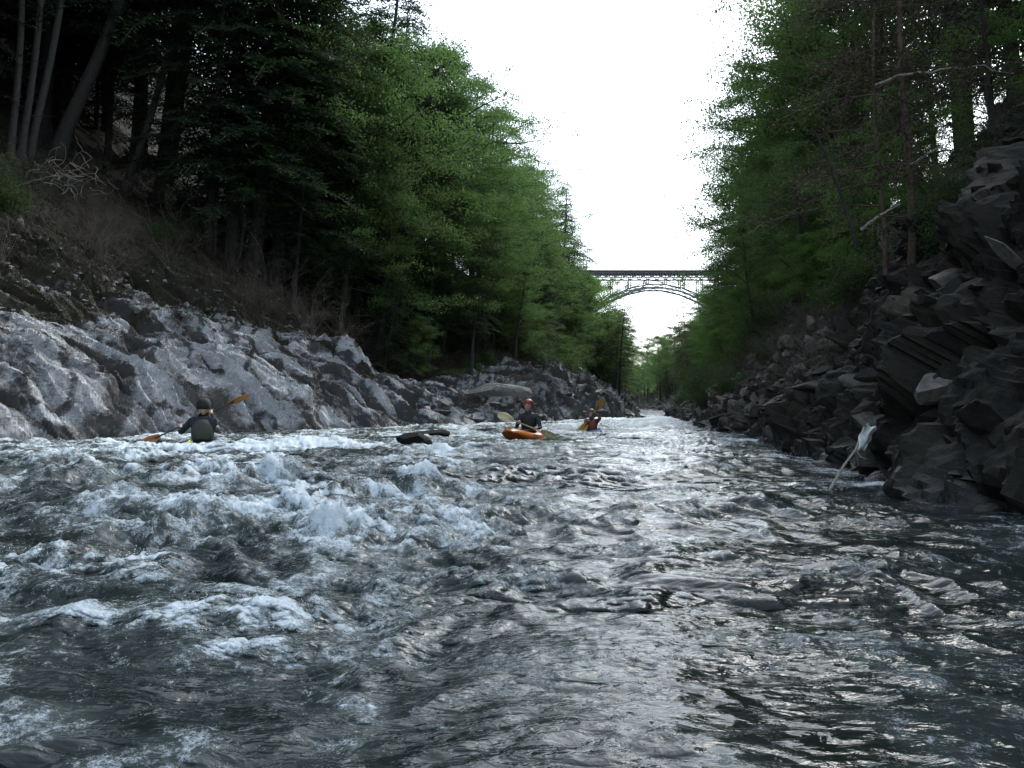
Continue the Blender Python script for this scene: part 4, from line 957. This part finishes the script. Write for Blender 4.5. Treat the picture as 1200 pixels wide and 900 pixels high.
def paddler(loc, rz, hands, M_top, vest, helmet, label, headturn=0, lean=(0,0), size=1.):
    """hands: world points of (left, right) grip; figure built in its own frame, facing +y"""
    e = bpy.data.objects.new('person', None); COL.objects.link(e); e.location = loc; e.rotation_euler = (0, 0, rz); tag(e, label, 'person')
    R_ = Matrix.Rotation(-rz, 3, 'Z'); e.scale = (size,)*3; lh, rh = [(R_@(Vector(h)-Vector(loc)))/size for h in hands]
    lx, ly = lean
    hip = Vector((0,0,.08)); wa = Vector((lx*.3, ly*.3, .22)); ch = Vector((lx*.7, ly*.7, .40)); nk = Vector((lx, ly, .53)); hd0 = nk+Vector((0,.015,.09)); 
    v = [hip, wa, ch, nk+Vector((0,0,-.03)), hd0]; r = [(.16,.12),(.145,.105),(.17,.115),(.075,.07),(.055,.06)]; ed = [(0,1),(1,2),(2,3),(3,4)]
    for sgn, hnd in ((-1, lh), (1, rh)):
        sh = ch+Vector((sgn*.185, 0, .075)); L1, L2 = .30, .27; d = hnd-sh; dist = min(d.length, L1+L2-.01); dn = d.normalized()
        a = math.acos(max(-1, min(1, (L1*L1+dist*dist-L2*L2)/(2*L1*dist)))); pole = Vector((sgn*.5, -.3, -1)); pole = (pole-dn*pole.dot(dn)).normalized()
        el = sh+dn*math.cos(a)*L1+pole*math.sin(a)*L1; wr = sh+dn*dist; i = len(v)
        v += [sh, el, wr-(wr-el).normalized()*.04]; r += [.068, .048, .034]; ed += [(2, i), (i, i+1), (i+1, i+2)]
    # thighs into the cockpit
    for sgn in (-1, 1):
        i = len(v); v += [hip+Vector((sgn*.09, .05, 0)), Vector((sgn*.10, .24, -.02)), Vector((sgn*.10, .45, -.05))]; r += [.085, .05, .04]; ed += [(0, i), (i, i+1), (i+1, i+2)]
    body = ob('body', skin_mesh('body', v, ed, r, [M_top]), e)
    # head with face
    hc = hd0+Vector((0, .02, .08)); rot = Matrix.Rotation(headturn, 3, 'Z')
    bm = bmesh.new(); bmesh.ops.create_icosphere(bm, subdivisions=4, radius=1)
    for q in bm.verts:
        x, y, z = q.co; sx = .076; sy = .095; sz = .118
        yy = y*sy; xx = x*sx*(1-.25*max(0, -z)); zz = z*sz
        if y > 0:
            yy += .022*math.exp(-((x*sx)/.012)**2-((zz+.012)/.022)**2)           # nose
            for s in (-1, 1): yy -= .008*math.exp(-((x*sx-s*.030)/.013)**2-((zz-.012)/.010)**2)   # eye sockets
            yy -= .005*math.exp(-((x*sx)/.022)**2-((zz+.052)/.005)**2); yy += .006*math.exp(-((x*sx)/.02)**2-((zz+.09)/.015)**2)
        q.co = rot@Vector((xx, yy, zz))
    me = bpy.data.meshes.new('head'); bm.to_mesh(me); bm.free(); me.materials.append(M['skin']); me.polygons.foreach_set('use_smooth', np.ones(len(me.polygons), bool)); o = ob('head', me, e, hc)
    for s in (-1, 1):
        bm = bmesh.new(); bmesh.ops.create_uvsphere(bm, u_segments=8, v_segments=6, radius=.010); me = bpy.data.meshes.new('eye'); bm.to_mesh(me); bm.free(); me.materials.append(M['helmet_black']); q = ob('eye', me, o, rot@Vector((s*.030, .084, .013)))
        bm = bmesh.new(); bmesh.ops.create_uvsphere(bm, u_segments=10, v_segments=8, radius=.03); me = bpy.data.meshes.new('ear'); bm.to_mesh(me); bm.free(); me.materials.append(M['skin']); q = ob('ear', me, o, rot@Vector((s*.077, -.005, -.005))); q.scale = (.3, .7, 1)
    hm = loft('helmet', [((0,-.012,-.03), .090, .098), ((0,-.012,.02), .098, .112), ((0,-.012,.07), .094, .108), ((0,-.012,.105), .075, .085), ((0,-.012,.128), .045, .05), ((0,-.012,.136), .012, .014)], helmet)
    bm = bmesh.new(); bm.from_mesh(hm)
    for q in bm.verts:
        if q.co.z < .03 and q.co.y > .03: q.co.z = .045+.3*abs(q.co.x)*0
    bm.to_mesh(hm); bm.free(); q = ob('helmet', hm, e, hc); q.rotation_euler = (0, 0, headturn)
    # buoyancy vest over the torso
    c = lambda p, dz: (p.x, p.y+.0, p.z+dz)
    ob('vest', loft('vest', [(c(wa,-.06), .155, .12), (c(wa,-.03), .175, .14), (c(wa,.07), .180, .15), (c(ch,-.02), .175, .15), (c(ch,.05), .135, .135), (c(ch,.09), .10, .10), (c(ch,.10), .085, .085)], vest), e)
    ob('collar', loft('collar', [(c(nk,-.06), .085, .08), (c(nk,-.01), .066, .066), (c(nk,.02), .060, .060)], M['neoprene']), e)
    for ch_ in e.children:
        if ch_.name.startswith(('head', 'helmet')): ch_.scale = (1.14,)*3
    # hands gripping the shaft
    ax = (rh-lh).normalized()
    for sgn, hp in ((-1, lh), (1, rh)):
        fwd = (hp-ch); fwd = (fwd-ax*fwd.dot(ax)).normalized(); up = ax.cross(fwd).normalized(); up = up if up.z > 0 else -up
        el = hp-fwd*.09
        v = [el, hp-fwd*.055+up*.01, hp-fwd*.02+up*.028]; r = [.026, (.034,.022), (.040,.018)]; ed = [(0,1),(1,2)]
        for j, ln in enumerate((.9, 1, .95, .78)):
            o_ = ax*((j-1.5)*.019); i = len(v); v += [hp+up*.034+o_-fwd*.002, hp+up*.018*ln+fwd*.032*ln+o_, hp-up*.020*ln+fwd*.026*ln+o_, hp-up*.030+fwd*.002+o_]; r += [.0095, .009, .0085, .0075]; ed += [(2, i), (i, i+1), (i+1, i+2), (i+2, i+3)]
        i = len(v); t = -sgn; v += [hp-fwd*.03-up*.005+ax*t*.035, hp-up*.028-fwd*.01+ax*t*.03, hp-up*.030+fwd*.012+ax*t*.02]; r += [.011, .010, .009]; ed += [(1, i), (i, i+1), (i+1, i+2)]
        ob('hand', skin_mesh('hand', v, ed, r, [M['skin']], 1), e)
    return e
def paddle(a, b, shaft, blade, label, twist=.6, bw=.20, bl=.46):
    a = Vector(a); b = Vector(b); e = bpy.data.objects.new('paddle', None); COL.objects.link(e); mid = (a+b)/2; e.location = mid; tag(e, label, 'paddle')
    ax = (b-a).normalized(); L = (b-a).length; sl = L/2-bl*.8
    tb = TB(); tb.tube(np.array([tuple(-ax*(sl+.12)), (0,0,0), tuple(ax*(sl+.12))]), [.016]*3, 8); ob('shaft', tb.mesh('shaft', shaft), e)
    for s, tw in ((-1, 0), (1, twist)):
        up = Vector((0,0,1)); S = (up-ax*ax.dot(up)).normalized(); S = Matrix.Rotation(tw, 3, ax)@S; Nn = ax.cross(S)
        V_ = []; n = 14
        for i in range(n):
            t = i/(n-1); w = bw/2*(math.sin(math.pi*min(1, .10+t*.72))**.8)*(1 if t < .92 else .82)
            for q in (-1, -.5, 0, .5, 1): V_.append(tuple(ax*s*(sl+t*bl)+S*w*q*(1+.08*(q > 0))+Nn*.025*(q*q-1+.3*t)))
        o = ob('blade', mesh_np('blade', V_, grid_faces(n, 5), blade, True), e); so = o.modifiers.new('thick', 'SOLIDIFY'); so.thickness = .008; so.offset = 0
    return e
# 1: seen from behind at the left
d1 = 16.2; base1 = Vector((W(238, 0, d1).x, d1, 0))
pa = W(168, 520, d1+.15); pb = W(287, 465, d1+.75)
paddle(pa, pb, M['shaft_black'], M['wood'], 'wooden orange bladed paddle raised slantwise by the kayaker at the left', .9, .17, .44)
h1 = pa.lerp(pb, .36); h2 = pa.lerp(pb, .66)
paddler(base1+Vector((0,0,-.06)), .10, (h1, h2), M['jacket_navy'], M['vest_grey'], M['helmet_black'], 'kayaker seen from behind in navy jacket and grey green vest beside the pale rocks', 0, (0,.02), 1.2)
kayak(base1+Vector((-.0,.05,-.17)), .60, M['hull_yellow'], 'yellow green kayak nearly awash under the kayaker at the left', 0, .06)
# 2: orange boat facing us
d2 = 20.2; base2 = Vector((W(620, 0, d2).x, d2, 0))
pa = W(587, 487, d2-.15); pb = W(648, 511, d2-.55)
paddle(pa, pb, M['shaft_tan'], M['blade_cream'], 'cream bladed paddle held across the orange kayak', .5, .20, .42)
h1 = pa.lerp(pb, .66); h2 = pa.lerp(pb, .34)
paddler(base2+Vector((0,0,.06)), math.pi*.90, (h1, h2), M['jacket_dark'], M['vest_black'], M['helmet_red'], 'kayaker in black with a red helmet facing the camera above the orange kayak', 0, (0,.03), 1.08)
kayak(base2+Vector((-.12,-.22,-.02)), math.pi*.88, M['hull_orange'], 'orange kayak with its bow pointing towards the camera', .07, .0, 2.4)
# 3: blue boat
d3 = 25.5; base3 = Vector((W(693, 0, d3).x, d3, 0))
pa = W(681, 506, d3-.3); pb = W(706, 470, d3-.2)
paddle(pa, pb, M['shaft_black'], M['blade_amber'], 'amber bladed paddle held steeply by the kayaker in the blue kayak', .5, .25, .40)
h1 = pa.lerp(pb, .36); h2 = pa.lerp(pb, .64)
paddler(base3+Vector((0,0,-.13)), math.pi*.95, (h2, h1), M['shirt_red'], M['vest_red'], M['helmet_brown'], 'farthest kayaker, in a red brown vest with one paddle blade raised', 0, (0,.03))
kayak(base3+Vector((.03,-.05,-.14)), math.pi*1.04, M['hull_blue'], 'blue kayak mostly hidden by waves, the farthest of the three', -.03, 0, 2.3)

# ------------------------------------------------------------------ light, sky, camera
w = bpy.data.worlds.new('World'); sc.world = w; w.use_nodes = True; nt = w.node_tree; bg = nt.nodes['Background']
sky = nt.nodes.new('ShaderNodeTexSky'); sky.sky_type = 'NISHITA'; sky.sun_disc = False
SUN_EL = math.radians(46); SUN_AZ = math.radians(40)     # ahead and to the right
sky.sun_elevation = SUN_EL; sky.sun_rotation = SUN_AZ; sky.dust_density = 3; sky.air_density = 1.2
hs = nt.nodes.new('ShaderNodeHueSaturation'); hs.inputs['Saturation'].default_value = .45
nt.links.new(sky.outputs[0], hs.inputs['Color']); tn = nt.nodes.new('ShaderNodeMix'); tn.data_type = 'RGBA'; tn.blend_type = 'MULTIPLY'; tn.inputs[0].default_value = 1; tn.inputs[7].default_value = (.93, 1.0, 1.045, 1)
nt.links.new(hs.outputs[0], tn.inputs[6]); nt.links.new(tn.outputs[2], bg.inputs['Color']); bg.inputs['Strength'].default_value = .15
sd = bpy.data.lights.new('sun', 'SUN'); sd.energy = .6; sd.angle = math.radians(30); sd.color = (1,.97,.93)
so = bpy.data.objects.new('sun', sd); COL.objects.link(so)
dirv = Vector((math.sin(SUN_AZ)*math.cos(SUN_EL), math.cos(SUN_AZ)*math.cos(SUN_EL), math.sin(SUN_EL)))
so.rotation_euler = dirv.to_track_quat('Z', 'Y').to_euler()
cam = bpy.data.cameras.new('camera'); co = bpy.data.objects.new('camera', cam); COL.objects.link(co); sc.camera = co
cam.sensor_width = 36; cam.lens = 36*F/1200; cam.clip_start = .05; cam.clip_end = 6000
co.location = (0, 0, CH); co.rotation_euler = (math.radians(90)+math.atan(26/F), 0, 0)
sc.view_settings.view_transform = 'Standard'; sc.view_settings.look = 'None'; sc.view_settings.gamma = 1; sc.view_settings.exposure = 1.58
sc.cycles.max_bounces = 6; sc.cycles.diffuse_bounces = 3; sc.cycles.glossy_bounces = 3; sc.cycles.transmission_bounces = 2
